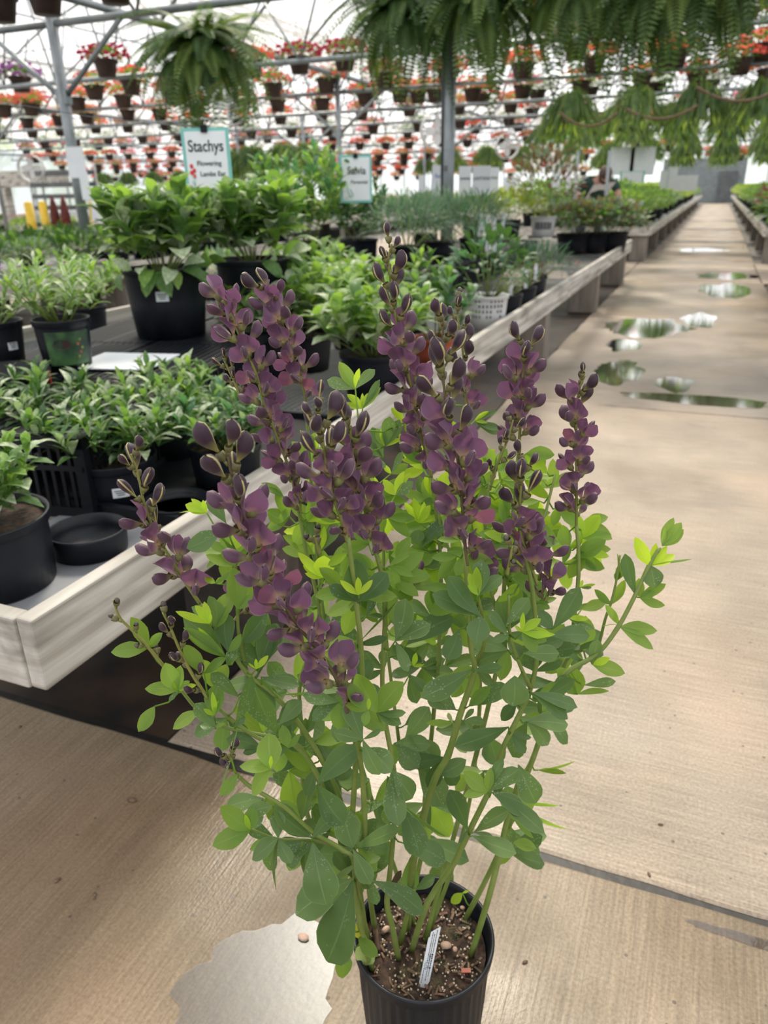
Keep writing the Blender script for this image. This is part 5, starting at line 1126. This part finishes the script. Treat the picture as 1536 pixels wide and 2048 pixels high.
# region base_x,base_y,extra depth (cm, minus = nearer) | tip_x,tip_y,width/length,kind ; '@' sets another start for one leaflet
LEAVES = '''1 425,300,2|210,230,.42,m 300,90,.40,k 575,150,.36,m 345,180,.3,y 455,140,.28,y
1 480,450,2|612,228,.25,m 620,285,.2,k 330,410,.32,y 520,330,.3,y 360,340,.35,y 480,330,.25,y
1 640,830,4|555,595,.45,m 500,700,.42,m
1 600,830,0|655,905,.45,m
1 655,740,4|765,535,.4,m 790,680,.25,y 650,570,.35,y 690,510,.4,m 590,600,.4,k
1 700,950,5|790,780,.35,m 830,880,.5,k 640,880,.4,y
1 930,870,5|760,640,.35,k 780,740,.4,k 780,840,.3,y 880,740,.4,m
1 800,560,6|700,445,.4,y 860,545,.4,y 845,650,.4,k 760,600,.3,y
1 735,1115,2|640,995,.5,y 800,930,.3,y 850,940,.2,y 870,1010,.5,m
1 1050,1130,2|955,975,.42,y 1150,930,.42,y 1160,1120,.3,y 1050,980,.3,k
1 915,1330,0|800,1170,.25,y 870,1135,.3,y 955,1165,.25,y 1000,1190,.35,y 1135,1235,.2,y 860,1250,.3,k
1 930,1520,-2|1130,1310,.38,m
1 890,1480,-2|920,1380,.9,m
1 985,1200,2|915,965,.3,m 890,1130,.3,m
1 1150,1140,3|1045,1250,.4,m 1160,1280,.4,k
1 1380,920,4|1345,810,.5,y 1480,890,.35,y 1500,760,.3,y 1440,730,.35,y
1 100,1230,4|80,970,.45,k 170,1230,.35,k 0,1250,.3,k
1 120,770,4|0,615,.25,y 70,650,.4,m 130,670,.3,y
1 165,1530,-1|285,1330,.4,m 20,1300,.33,m 90,1380,.25,y 185,1355,.25,y
1 1340,545,5|1450,470,.25,y 1440,560,.3,y 1515,465,.2,m 1536,600,.3,m 1536,640,.3,m
1 420,900,4|330,870,.4,y 370,960,.4,k 400,820,.3,k
1 560,1000,4|640,1160,.3,m 590,1080,.3,k
1 1000,330,4|960,300,.3,m 1060,410,.3,m 1090,450,.3,m
2 640,590,-3|415,465,.38,m 865,370,.45,m 620,260,.55,m
2 640,535,-4|500,425,.3,y 635,400,.35,y 750,420,.28,y
2 365,405,-2|375,235,.78,y 175,210,.3,y 215,310,.35,y 230,370,.3,y
2 300,225,0|60,80,.35,k 350,210,.1,k
2 350,210,0|480,0,.35,m 330,30,.25,y
2 630,920,-2|405,955,.3,k 930,590,.06,m 865,865,.28,m
2 925,890,-3|1005,565,.42,m 1195,760,.45,m 1025,1125,.34,m
2 1010,920,0|1370,710,.42,m
2 865,780,-1|900,505,.4,m 890,560,.2,y 780,560,.2,m 940,660,.25,m
2 940,860,-4|970,740,.35,y 990,760,.25,y
2 1210,500,0|1080,295,.3,y 1250,360,.8,y 1090,430,.3,m
2 1120,320,1|1225,225,.5,k 1100,220,.3,k 1370,310,.4,m
2 1110,170,0|1290,0,.42,m 1090,40,.9,m
2 1095,195,0|890,235,.5,k
2 1130,1090,0|1385,1145,.5,m 1310,1030,.5,m
2 1510,1110,-1|1125,1325,.35,m
2 1390,1420,1|1170,1350,.4,m 1250,1300,.4,m
2 1035,1150,-1|1090,1370,.35,m 920,1120,.5,m 1150,1280,.4,m
2 1060,1085,-2|1085,980,.35,y 1140,1075,.35,y 1030,1040,.3,k
2 780,1440,-6|985,1205,.5,k 620,1140,.38,k 970,1530,.5,m 1005,1440,.3,m
2 715,1420,-7|560,1210,.38,k 540,1385,.42,k 690,1540,.45,k 720,1330,.3,y
2 1000,1536,0|1185,1400,.5,m
2 480,1275,-3|170,1150,.42,m
2 190,1240,-1|0,1130,.4,m
2 35,1530,-1|205,1350,.42,m
2 250,1530,2|500,1290,.35,m
2 10,1300,-1|300,1275,.13,m
2 840,1110,2|650,980,.45,m 690,1180,.35,m 820,960,.4,m
2 245,640,1|435,505,.38,k 300,740,.4,k
2 1240,930,2|1370,860,.4,m 1300,1000,.4,m 1090,690,.3,k
2 500,800,3|620,690,.4,m 580,880,.5,m 480,760,.3,k 450,640,.3,m
2 700,700,3|760,560,.35,m 830,700,.4,m 640,740,.3,m
3 590,450,0|400,20,.42,m 780,195,.38,m
3 700,460,2|730,250,.45,m 620,300,.35,m
3 805,465,0|1070,140,.3,m 810,330,.3,m
3 300,170,-1|90,5,.36,m
3 265,400,-3|400,5,.2,m 350,320,.45,m
3 240,640,-4|290,400,.05,m 165,880,.10,m
3 480,560,-1|205,490,.45,m 330,600,.35,m
3 110,310,-3|140,65,.52,k 95,130,.2,y 150,195,.32,y 25,260,.35,y
3 120,400,-3|0,385,.55,m -40,220,.45,m 190,370,.4,k
3 545,720,-6|530,445,.52,k 305,700,.5,k 400,920,.5,k 545,620,.25,y 415,605,.15,y 500,640,.3,y
3 690,735,-5|615,475,.5,k 910,740,.5,k 740,1100,.36,k 880,600,.25,k
3 680,560,-3|635,385,.4,k 770,450,.3,k 560,640,.3,m
3 900,840,-5|1215,550,.36,m 1105,1150,.42,m 810,1100,.14,m
3 1000,660,0|810,490,.36,m
3 1250,495,-3|1030,440,.42,m 1380,765,.33,m 1130,180,.34,m 1390,420,.3,m
3 1290,560,-2|1470,750,.55,m
3 1300,800,-1|1050,830,.5,m 1290,965,.26,m
3 860,1250,-2|560,1010,.42,m 1010,1070,.36,m 640,1160,.4,m
3 870,1285,-2|955,1600,.38,m 730,1390,.3,m
3 600,1255,-3|590,1035,.38,m 400,1420,.52,m 700,1445,.34,m 585,1650,.13,m
3 385,1190,-3|155,1010,.46,k 95,1310,.44,k 415,1015,.5,k 230,1290,.35,k 345,1070,.25,y
3 290,760,-2|155,925,.34,k
3 1175,1330,-3|1090,1030,.5,m 1540,1180,.34,m 1290,1540,.3,m 1100,1390,.5,m
3 1440,960,1|1220,1060,.3,m 1440,1150,.4,m
3 1440,780,-1|1525,1155,.3,m
3 560,1010,1|350,1070,.5,m
3 800,900,2|640,830,.4,m 560,760,.4,m
3 1380,160,2|1240,60,.4,m 1110,280,.4,m
4 230,490,-3|500,670,.48,m 415,245,.42,m 100,690,.35,m
4 320,670,-1|515,1010,.40,m
4 130,730,-1|285,950,.48,m 180,1160,.28,m
4 200,1010,-1|340,1390,.34,m
4 190,975,-2|545,1240,.10,m
4 350,1260,-1|720,1430,.36,m
4 215,1290,-2|540,1430,.45,m
4 745,1235,-2|1085,1370,.36,m
4 1060,1290,1|1240,1330,.5,k
4 870,890,-5|680,740,.42,k 680,930,.38,k 890,710,.3,k 985,640,.22,m 1110,720,.38,m
4 895,900,-5|1145,1060,.42,m 1300,1215,.22,m
4 1100,690,-2|1235,985,.42,m
4 765,1205,0|1030,1040,.45,m 910,1250,.3,m
4 710,1190,-1|570,880,.34,m 650,1290,.2,m
4 1100,980,0|1415,1005,.18,k
4 1150,1030,0|1490,1185,.17,k
4 1050,1080,0|1220,1255,.2,k
4 1250,730,2|1536,660,.14,k 1470,755,.2,k
4 1025,400,-3|610,550,.36,m
4 880,480,-1|940,700,.6,m
4 720,240,-1|1030,85,.42,m 890,90,.42,k
4 1072,10,-4|1060,240,.72,m
4 1390,370,-1|1090,340,.32,m
4 490,765,1|700,650,.5,m
4 1050,450,0|1155,600,.34,m 1200,480,.3,m
4 1085,215,1|970,350,.5,m
4 680,350,1|840,360,.4,m 760,260,.3,m 750,420,.3,m
4 600,370,3|390,370,.25,k 480,400,.3,p 700,600,.3,p 560,290,.3,p
4 500,720,3|820,740,.2,p
5 430,700,-5|55,530,.34,m 175,395,.36,m 390,908,.68,m
5 405,640,-5|550,590,.75,m
5 412,540,-4|590,390,.45,m 430,265,.42,m 395,320,.28,y 335,370,.35,y 330,460,.35,y
5 260,800,-1|165,1035,.48,m
5 350,830,0|150,640,.36,m
5 670,398,-4|955,590,.42,k
5 665,340,-2|870,30,.36,m
5 710,325,-4|810,240,.4,y 875,290,.2,y 720,210,.3,y
5 640,855,-3|485,655,.3,m 515,890,.5,m
5 620,770,-1|800,560,.4,m
5 745,820,-5|890,720,.38,y 935,890,.42,k 855,980,.42,k 755,670,.22,y 690,770,.35,y 1000,840,.2,y 960,830,.5,y
5 980,800,0|880,655,.5,m 1190,480,.34,m
5 960,850,-2|1265,850,.46,m
5 1030,960,0|1370,830,.42,m
5 760,985,-2|1030,985,.46,m
5 1090,710,-1|1200,740,.28,y 1260,720,.28,y 1300,800,.25,m
5 1200,650,2|1395,585,.5,k
5 1110,680,0|1250,600,.25,k
5 1150,250,2|1390,115,.46,k 1380,335,.42,k
5 1100,190,2|1060,0,.5,k 1210,80,.3,y 1180,150,.3,y
5 1060,300,0|1120,165,.35,k 1190,270,.25,y 1010,400,.4,k
5 1190,480,2|1310,455,.22,y 1210,420,.35,y 1280,480,.3,m
5 1240,1060,1|1210,960,.15,m 1090,990,.2,m 1300,950,.2,m
5 1465,430,2|1475,215,.14,k 1490,350,.6,k 1536,270,.4,k
5 1430,610,2|1300,495,.34,k 1536,420,.3,k
5 1490,765,1|1385,610,.26,k 1360,780,.1,k
5 1285,1070,0|1536,1140,.42,k 1420,1020,.4,y 1330,880,.4,m
5 1220,1230,1|1465,1200,.3,m
5 1170,1300,1|1415,1275,.2,k 1160,1100,.55,k 1010,1100,.5,k
5 1040,1310,-1|1070,1145,.62,m
5 815,1285,-4|1095,1490,.32,m 1170,1400,.28,m
5 370,1110,-2|590,1090,.36,m
5 560,250,3|530,0,.55,k 340,165,.22,k 600,60,.4,k
5 860,600,2|960,640,.5,k 1010,560,.4,k
5 720,460,3|680,550,.4,y 560,590,.3,y 640,480,.3,y
6 290,330,-3|390,805,.38,m
6 595,610,-3|160,880,.42,m
6 600,620,-5|400,1240,.36,m
6 600,385,-4|735,645,.32,m
6 745,620,-4|1140,870,.28,m 780,805,.3,m
6 350,370,0|460,610,.42,m
6 600,600,0|450,400,.4,m 500,250,.2,m
6 690,1030,-1|700,1270,.42,p
6 620,850,0|530,1000,.32,k
6 510,1160,-1|520,1370,.42,k
6 600,1010,-1|510,1140,.55,Y 560,1160,.45,Y
6 640,1060,-1|790,1200,.4,k 620,950,.5,Y
6 640,480,-1|810,440,.3,p 470,600,.2,p
6 730,590,1|880,340,.36,m
6 1080,690,0|1230,585,.42,m
6 1040,440,1|1040,690,.36,m
6 880,660,0|970,540,.24,b
6 1290,1350,-3|1390,1500,.62,k
6 1440,715,0|1350,790,.5,y 1490,700,.4,y
7 200,370,1|60,170,.42,m
7 600,380,2|520,280,.42,k 700,240,.3,k
7 640,165,3|470,60,.42,k 520,90,.3,k
7 850,260,3|870,10,.46,k 930,290,.2,k 740,285,.2,k
7 910,410,1|790,340,.5,m
7 295,1030,-3|255,710,.42,k 400,920,.45,k 290,1100,.1,k
7 460,1480,0|590,1140,.44,m
7 330,1290,1|515,1055,.5,m
7 430,1490,-2|370,1445,.2,y 525,1385,.28,y 430,1410,.3,y
7 820,1010,0|1010,890,.34,k
7 980,1300,0|1190,1290,.3,k
7 1050,1180,1|1180,1070,.25,m 900,1080,.3,m
8 820,100,-1|655,35,.5,y 605,100,.16,y 790,0,.35,y 700,-10,.3,y
8 920,250,-2|665,370,.52,m
8 370,1135,0|85,1170,.42,k 235,900,.42,k 480,1020,.4,k
8 600,1460,-2|345,1450,.40,k 500,1250,.5,k 620,1270,.4,k 530,1540,.35,m 690,1390,.4,k 560,1400,.35,y 740,1420,.3,y
8 840,950,-4|730,810,.35,y 800,780,.3,y 850,870,.3,y 580,855,.22,y 790,900,.35,y
8 890,980,-2|880,770,.45,m 990,810,.38,k
8 985,1170,-3|960,865,.42,m 1085,1030,.35,k
8 965,1205,-2|640,980,.24,k 640,900,.35,m 675,1050,.22,k 755,980,.2,y 905,1165,.3,k
8 975,1265,-3|1050,1130,.5,m
8 800,1330,0|970,1215,.45,k 640,1110,.4,k 720,1260,.45,k
8 1060,1500,-2|850,1330,.42,m
8 1240,1360,-1|1530,1430,.36,m
8 1225,1325,0|1340,950,.42,m 1045,1075,.42,m
8 1100,1150,2|1290,870,.5,k
8 885,640,0|800,595,.6,y 955,600,.7,y 1080,545,.2,k
8 1100,600,3|1150,780,.5,k 1060,750,.3,k
8 420,1585,0|295,1780,.36,k
8 760,1620,0|560,1760,.36,k
9 770,335,0|690,190,.36,y 895,280,.44,y 980,303,.13,m 790,450,.7,m 800,220,.3,y 855,235,.3,y
9 830,235,0|890,90,.32,k 940,150,.42,k 845,140,.2,k 930,115,.4,k
9 695,490,0|640,275,.25,m
9 715,500,0|712,400,.42,k 850,430,.35,k 845,540,.34,k 800,470,.5,k
9 615,650,0|805,670,.36,k 785,765,.28,k'''
KIN = {'m': 0, 'k': 1, 'y': 2, 'p': 3, 'Y': 4, 'b': 5}; LM = ['leaf_m', 'leaf_k', 'leaf_y', 'leaf_p', 'leaf_Y', 'leaf_b']
rng = random.Random(77); nleaf = 0
def leaf_cluster(bx, by, ex, tips, att=None):
    """one three-part leaf: petiole from the nearest stem, leaflets fanning from its end"""
    global nleaf
    nx, ny, no, nq, key = att or nearest(bx, by)
    o = no + ex * .01; base = P(bx, by, o); b = MB()
    d = base - nq
    if d.length > .004:
        mid = (base + nq) / 2 + Vector((0, 0, -.15 * min(d.length, .05)))
        b.tube([loc_(nq), loc_(mid), loc_(base)], [.0013, .0011, .0009], 5, KIN['k'])
    for tx, ty, w, kd in tips:
        dy = ty - by; dist = math.hypot(tx - bx, dy); L0 = dist * .00058
        oo = o + (-dy / max(dist, 1)) * L0 * .35 + rng.uniform(-.22, .22) * L0
        tip = P(tx, ty, oo); L = (tip - base).length; apx = (P(tx, ty, o) - base).length
        view = (CAM - (base + tip) / 2).normalized(); nrm = view * .75 + Vector((0, 0, 1)) * .55 + Vector((rng.uniform(-.35, .35), rng.uniform(-.35, .35), 0))
        if w < .2: ww = apx * .34; ax = (tip - base).normalized(); sidev = ax.cross(view).normalized(); nrm = sidev + view * (w * 1.4)
        else: ww = w * apx * 1.1
        b.leaf(loc_(base), loc_(tip), nrm, ww, rng.uniform(-.06, .05), .16, OBOV if kd in 'mpb' and w < .5 else OVAL, 8, 4, KIN[kd], side=rng.uniform(-.05, .05))
    b.build('leaf', LM, ROOT); nleaf += 1
for ln in LEAVES.split('\n'):
    hd, tl_ = ln.split('|'); rg, hd = hd.split(' '); bx, by, ex = (float(v) for v in hd.split(',')); ox, oy = ORG[rg]; s = SCL[rg]
    tips = []
    for q in tl_.split(' '):
        a = q.split(','); tips.append((ox + float(a[0]) * s, oy + float(a[1]) * s, float(a[2]), a[3]))
    leaf_cluster(ox + bx * s, oy + by * s, ex, tips)
# leaves filling the heart of the plant, growing from the rear stems
cand = [q for q in PTS if 930 < q[1] < 1720]
cand2 = [q for q in PTS if 900 < q[1] < 1180]
for i in range(265):
    q = rng.choice(cand if i % 3 else cand2); px, py, o = q[0], q[1], q[2]
    if py > 1450 and rng.random() < .5: continue
    a = rng.random() * 6.283; tips = []; R0 = rng.uniform(12, 34)
    bx, by = px + R0 * math.cos(a), py + R0 * math.sin(a) * .7 - 6
    if bx < 430 or bx > 1190 or (py < 1010 and (bx < 540 or bx > 1120)): continue
    for j in (-1, 0, 1):
        aa = a + j * rng.uniform(.7, 1.05); L = rng.uniform(55, 88) * (.8 if py < 1150 else 1); tips.append((bx + L * math.cos(aa), by + L * math.sin(aa) * .85, rng.uniform(.34, .5), ('y' if rng.random() < .3 and py < 1130 else 'k') if py < 1230 or rng.random() < .3 else 'm'))
    leaf_cluster(bx, by, rng.uniform(2, 8), tips, q)
print('leaves', nleaf)

# ---- flowers
def petal(b, base, d, nrm, L, w, mi, curl, fold, prof=ROUND, nl=7, nw=6): b.leaf(base, base + d * L, nrm, w, curl, fold, prof, nl, nw, mi)
OBP = [(0, .12), (.12, .3), (.3, .66), (.5, .93), (.65, 1), (.8, .93), (.9, .7), (.97, .38), (1, .12)]
def podshape(b, base, d, side, L, w, mi, thick=.62):
    """closed boat-shaped wings round the keel: two curved shells meeting at the edges"""
    nrm = side.cross(d).normalized()
    for s in (-1, 1):
        V = []; UV = []; nl, nw = 8, 5
        for i in range(nl + 1):
            u = i / nl; wu = interp(OBP, u) * w * .5; cen = base + d * (L * u) + nrm * (L * .10 * math.sin(PI * u))
            for j in range(nw + 1):
                q = j / nw * PI; V.append(cen + nrm * (math.cos(q) * wu) + side * (s * math.sin(q) * wu * thick)); UV.append((j / nw, u))
        b.add(V, [(i * (nw + 1) + j, i * (nw + 1) + j + 1, (i + 1) * (nw + 1) + j + 1, (i + 1) * (nw + 1) + j) if s > 0 else (i * (nw + 1) + j, (i + 1) * (nw + 1) + j, (i + 1) * (nw + 1) + j + 1, i * (nw + 1) + j + 1) for i in range(nl) for j in range(nw)], mi, UV)
def calyx(b, s=1.0):
    b.tube([(0, 0, 0), (.0004, 0, .005 * s)], [.0011 * s, .0014 * s], 6, 0); 
    V = []; k = 12; prof = [(.0014, .005), (.0032, .0065), (.0042, .009), (.0046, .012), (.0040, .0135)]
    b.lathe([(r * s, z * s) for r, z in prof], k, 0, lambda a, i: 1 + (.12 * math.cos(a * 2) if i > 2 else 0))
Z, X, Yv = Vector((0, 0, 1)), Vector((1, 0, 0)), Vector((0, 1, 0))
def flower_mesh(kind, seed):
    rng = random.Random(seed); b = MB(); calyx(b, .68 if kind in ('bud', 'smallbud', 'grey') else .95); bs = Vector((0, 0, .0095))
    if kind == 'open':       # banner of two reflexed round lobes behind, wings + keel pod in front
        ang = rng.uniform(.25, .48)
        for s in (-1, 1):
            d = (Z * math.cos(ang) + Yv * math.sin(ang) + X * s * .34).normalized(); nrm = (-Yv * math.cos(ang) + Z * math.sin(ang) + X * s * -.35)
            petal(b, bs, d, nrm, .0245 * rng.uniform(.92, 1.06), .0185, 1 if rng.random() < .93 else 3, -.10, -.35, OBP)
        dp = (Z * math.cos(.36) - Yv * math.sin(.36)).normalized(); podshape(b, bs, dp, X, .0235 * rng.uniform(.92, 1.05), .0115, 2)
    elif kind == 'pinkish':
        for s in (-1, 1):
            d = (Z * .8 + Yv * .55 + X * s * .55).normalized(); petal(b, bs, d, (-Yv * .8 + Z * .5 + X * s * -.3), .022, .017, 3 if s < 0 else 1, -.12, -.3, OBP)
        podshape(b, bs, (Z * .95 - Yv * .35).normalized(), X, .0235, .0115, 2)
    elif kind == 'half':
        for s in (-1, 1):
            d = (Z * .95 + Yv * .30 + X * s * .20).normalized(); petal(b, bs, d, (-Yv + X * s * -.9), .0235, .0175, 1, -.16, -.5, OBP)
        podshape(b, bs, (Z * .97 - Yv * .25).normalized(), X, .0235, .0125, 2)
    elif kind == 'bud': podshape(b, bs, (Z + X * .1).normalized(), X, .0205, .0112, 4, .75)
    elif kind == 'smallbud': podshape(b, Vector((0, 0, .0085)), Z, X, .0135, .0072, 4, .85)
    else: podshape(b, Vector((0, 0, .006)), Z, X, .0075, .0045, 5, .9)
    return b.mesh('flower_' + kind, ['calyx', 'petal', 'pod', 'pink', 'bud', 'gbud'])
FM = {k: [flower_mesh(k, i * 7 + j) for j in range(3)] for i, k in enumerate(('open', 'pinkish', 'half', 'bud', 'smallbud', 'grey'))}
# spikes: points bottom->top ; o bottom,top ; flowers ; fraction where buds start ; size ; kind of tip
SPK = [
 ('400,1208 367,1159 338,1112 309,1062 288,1005 276,950 262,908', -.06, -.08, 20, .58, 1.0, 'bud'),
 ('694,1425 690,1400 663,1340 626,1288 598,1255 561,1197 512,1101 496,1064 475,1002 465,960 452,900', -.13, -.15, 44, .80, 1.12, 'bud'),
 ('594,1008 579,940 529,808 511,743 476,665 465,636 446,600', .10, .07, 38, 1.1, .98, 'open'),
 ('612,808 608,780 587,718 558,629 540,590 530,575', .16, .14, 24, .88, .98, 'bud'),
 ('696,1085 678,1025 662,981 652,934 646,880 642,851 632,812', -.10, -.10, 26, .5, 1.0, 'bud'),
 ('760,1125 748,1090 741,1057 725,1005 709,942 704,895 700,850', -.06, -.05, 24, .80, 1.05, 'bud'),
 ('863,955 850,898 837,846 821,768 797,661 786,600 777,522 784,488', .12, .10, 42, .62, 1.0, 'bud'),
 ('935,1130 931,1100 924,1000 916,921 902,854 889,783 886,705 886,640', -.05, -.06, 38, .62, 1.12, 'bud'),
 ('935,840 933,812 929,736 922,672 915,636 913,595', .16, .15, 18, .35, .95, 'smallbud'),
 ('1038,900 1040,860 1042,808 1045,754 1049,715 1050,688', .12, .10, 20, .80, 1.0, 'bud'),
 ('1075,1170 1055,1110 1040,1066 1040,1016 1044,951 1050,922', -.02, -.03, 20, .55, 1.05, 'bud'),
 ('1153,1060 1153,980 1153,880 1153,815 1160,775 1170,752', .14, .13, 26, .82, 1.0, 'smallbud'),
 ('979,980 990,940 1015,880 1026,840', .06, .06, 10, .0, .9, 'smallbud'),
 ('330,1336 296,1294 262,1258 240,1235 226,1200', -.08, -.09, 8, .0, .9, 'grey'),
 ('416,1398 380,1341 356,1292 341,1255 325,1225', -.09, -.10, 12, .0, .95, 'smallbud'),
 ('480,1555 475,1550 464,1533 458,1508', -.13, -.13, 7, .0, .95, 'grey2'),
 ('470,1100 462,1000 452,960 ', .0, 0, 0, 0, 1, ''),
 ('483,800 470,765 455,735 448,720', .10, .10, 9, .0, .85, 'grey2'),
 ('640,1108 632,1085 628,1072', -.07, -.07, 4, 0, .9, 'grey'),
 ('1014,1149 1020,1120 1024,1092', -.07, -.07, 4, 0, .95, 'grey'),
 ('945,1165 950,1145 958,1125', -.01, -.01, 5, 1.1, .95, 'open'),
 ('1085,1215 1095,1190 1100,1175', -.0, -.0, 4, 1.1, .95, 'open'),
 ('805,1190 812,1175 818,1160', .02, .02, 3, 1.1, .9, 'half'),
 ('590,990 595,970 600,950', .09, .09, 3, 1.1, .9, 'open'),
 ('600,985 601,1010 602,1030', .09, .09, 2, 1.1, .9, 'half'),
 ('470,1240 478,1225 482,1205', .02, .02, 3, 1.1, .9, 'half'),
 ('1078,1160 1085,1120 1082,1095', .02, .02, 7, 1.1, 1.0, 'open'),
]
rng = random.Random(9); nfl = 0
for si, (s, o0, o1, nf, bf, sz, tipk) in enumerate(SPK):
    if not nf: continue
    pp_ = [tuple(float(v) for v in q.split(',')) for q in s.split()]; n_ = len(pp_)
    v3 = [P(q[0], q[1], o0 + (o1 - o0) * i / (n_ - 1)) for i, q in enumerate(pp_)]; sm = spline(v3, 6)
    b = MB(); m_ = len(sm); b.tube([loc_(q) for q in sm], [.0022 - .0012 * i / m_ for i in range(m_)], 7)
    sp_ = b.build('flower_spike', 'rachis' if sz < 1.1 else 'rachisd', ROOT)
    cum = [0]
    for i in range(1, m_): cum.append(cum[-1] + (sm[i] - sm[i - 1]).length)
    tot = cum[-1]; az = rng.random() * 6.28
    small = tot < .05
    nf = max(2, round(nf * .68))
    for i in range(nf):
        u = (i + .5) / nf if not small else (i + .8) / nf
        u = .04 + .96 * u; dd = u * tot
        j = next((q for q in range(1, m_) if cum[q] >= dd), m_ - 1); f = (dd - cum[j - 1]) / max(1e-6, cum[j] - cum[j - 1]); p = sm[j - 1].lerp(sm[j], min(1, f)); tan = (sm[j] - sm[j - 1]).normalized()
        az += 2.39996 + rng.uniform(-.35, .35); e1 = tan.orthogonal().normalized(); e2 = tan.cross(e1); rad = e1 * math.cos(az) + e2 * math.sin(az)
        if bf >= 1: kd = 'open' if rng.random() < .6 else ('half' if rng.random() < .7 else 'pinkish')
        elif u < bf: kd = rng.choice(['open', 'open', 'open', 'half', 'half', 'half', 'pinkish'] if u < bf * .82 else ['half', 'open', 'bud'])
        else:
            v = (u - bf) / max(.01, 1 - bf); kd = 'bud' if v < .65 and tipk != 'smallbud' and 'grey' not in tipk else ('smallbud' if v < .93 or tipk == 'bud' else 'grey')
            if tipk == 'smallbud' and bf > 0 and v < .4: kd = 'bud'
            if 'grey' in tipk: kd = 'grey' if (tipk == 'grey' and v > .0) else 'smallbud'
            if tipk == 'bud' and u > .93: kd = 'smallbud' if bf < .75 else 'bud'
        if tipk == 'half': kd = 'half'
        el = .68 + .32 * u if kd in ('open', 'half', 'pinkish') else .85 + .25 * u
        if tan.z < -.2: tan = -tan
        d = (rad * math.cos(el) + tan * math.sin(el) + Vector((0, 0, .12))).normalized(); upv = tan * 1.0 + Vector((0, 0, .3)); y = (upv - d * upv.dot(d)).normalized()
        roll = rng.uniform(-1.3, 1.3); y = (y * math.cos(roll) + d.cross(y) * math.sin(roll)).normalized(); x = y.cross(d)
        sc_ = sz * 1.2 * rng.uniform(.88, 1.08) * (.96 if kd in ('open', 'half', 'pinkish') else 1.12 if kd == 'bud' else 1.05 if kd == 'smallbud' else 1.15)
        if u < .12 and nf > 14: sc_ *= .85
        q = loc_(p) + rad * .0015; o = link('bud' if kd in ('bud', 'smallbud', 'grey') else 'flower', rng.choice(FM[kd]), sp_)
        o.matrix_local = Matrix(((x.x, y.x, d.x, q.x), (x.y, y.y, d.y, q.y), (x.z, y.z, d.z, q.z), (0, 0, 0, 1))) @ Matrix.Diagonal((sc_, sc_, sc_, 1)); nfl += 1
print('flowers', nfl)
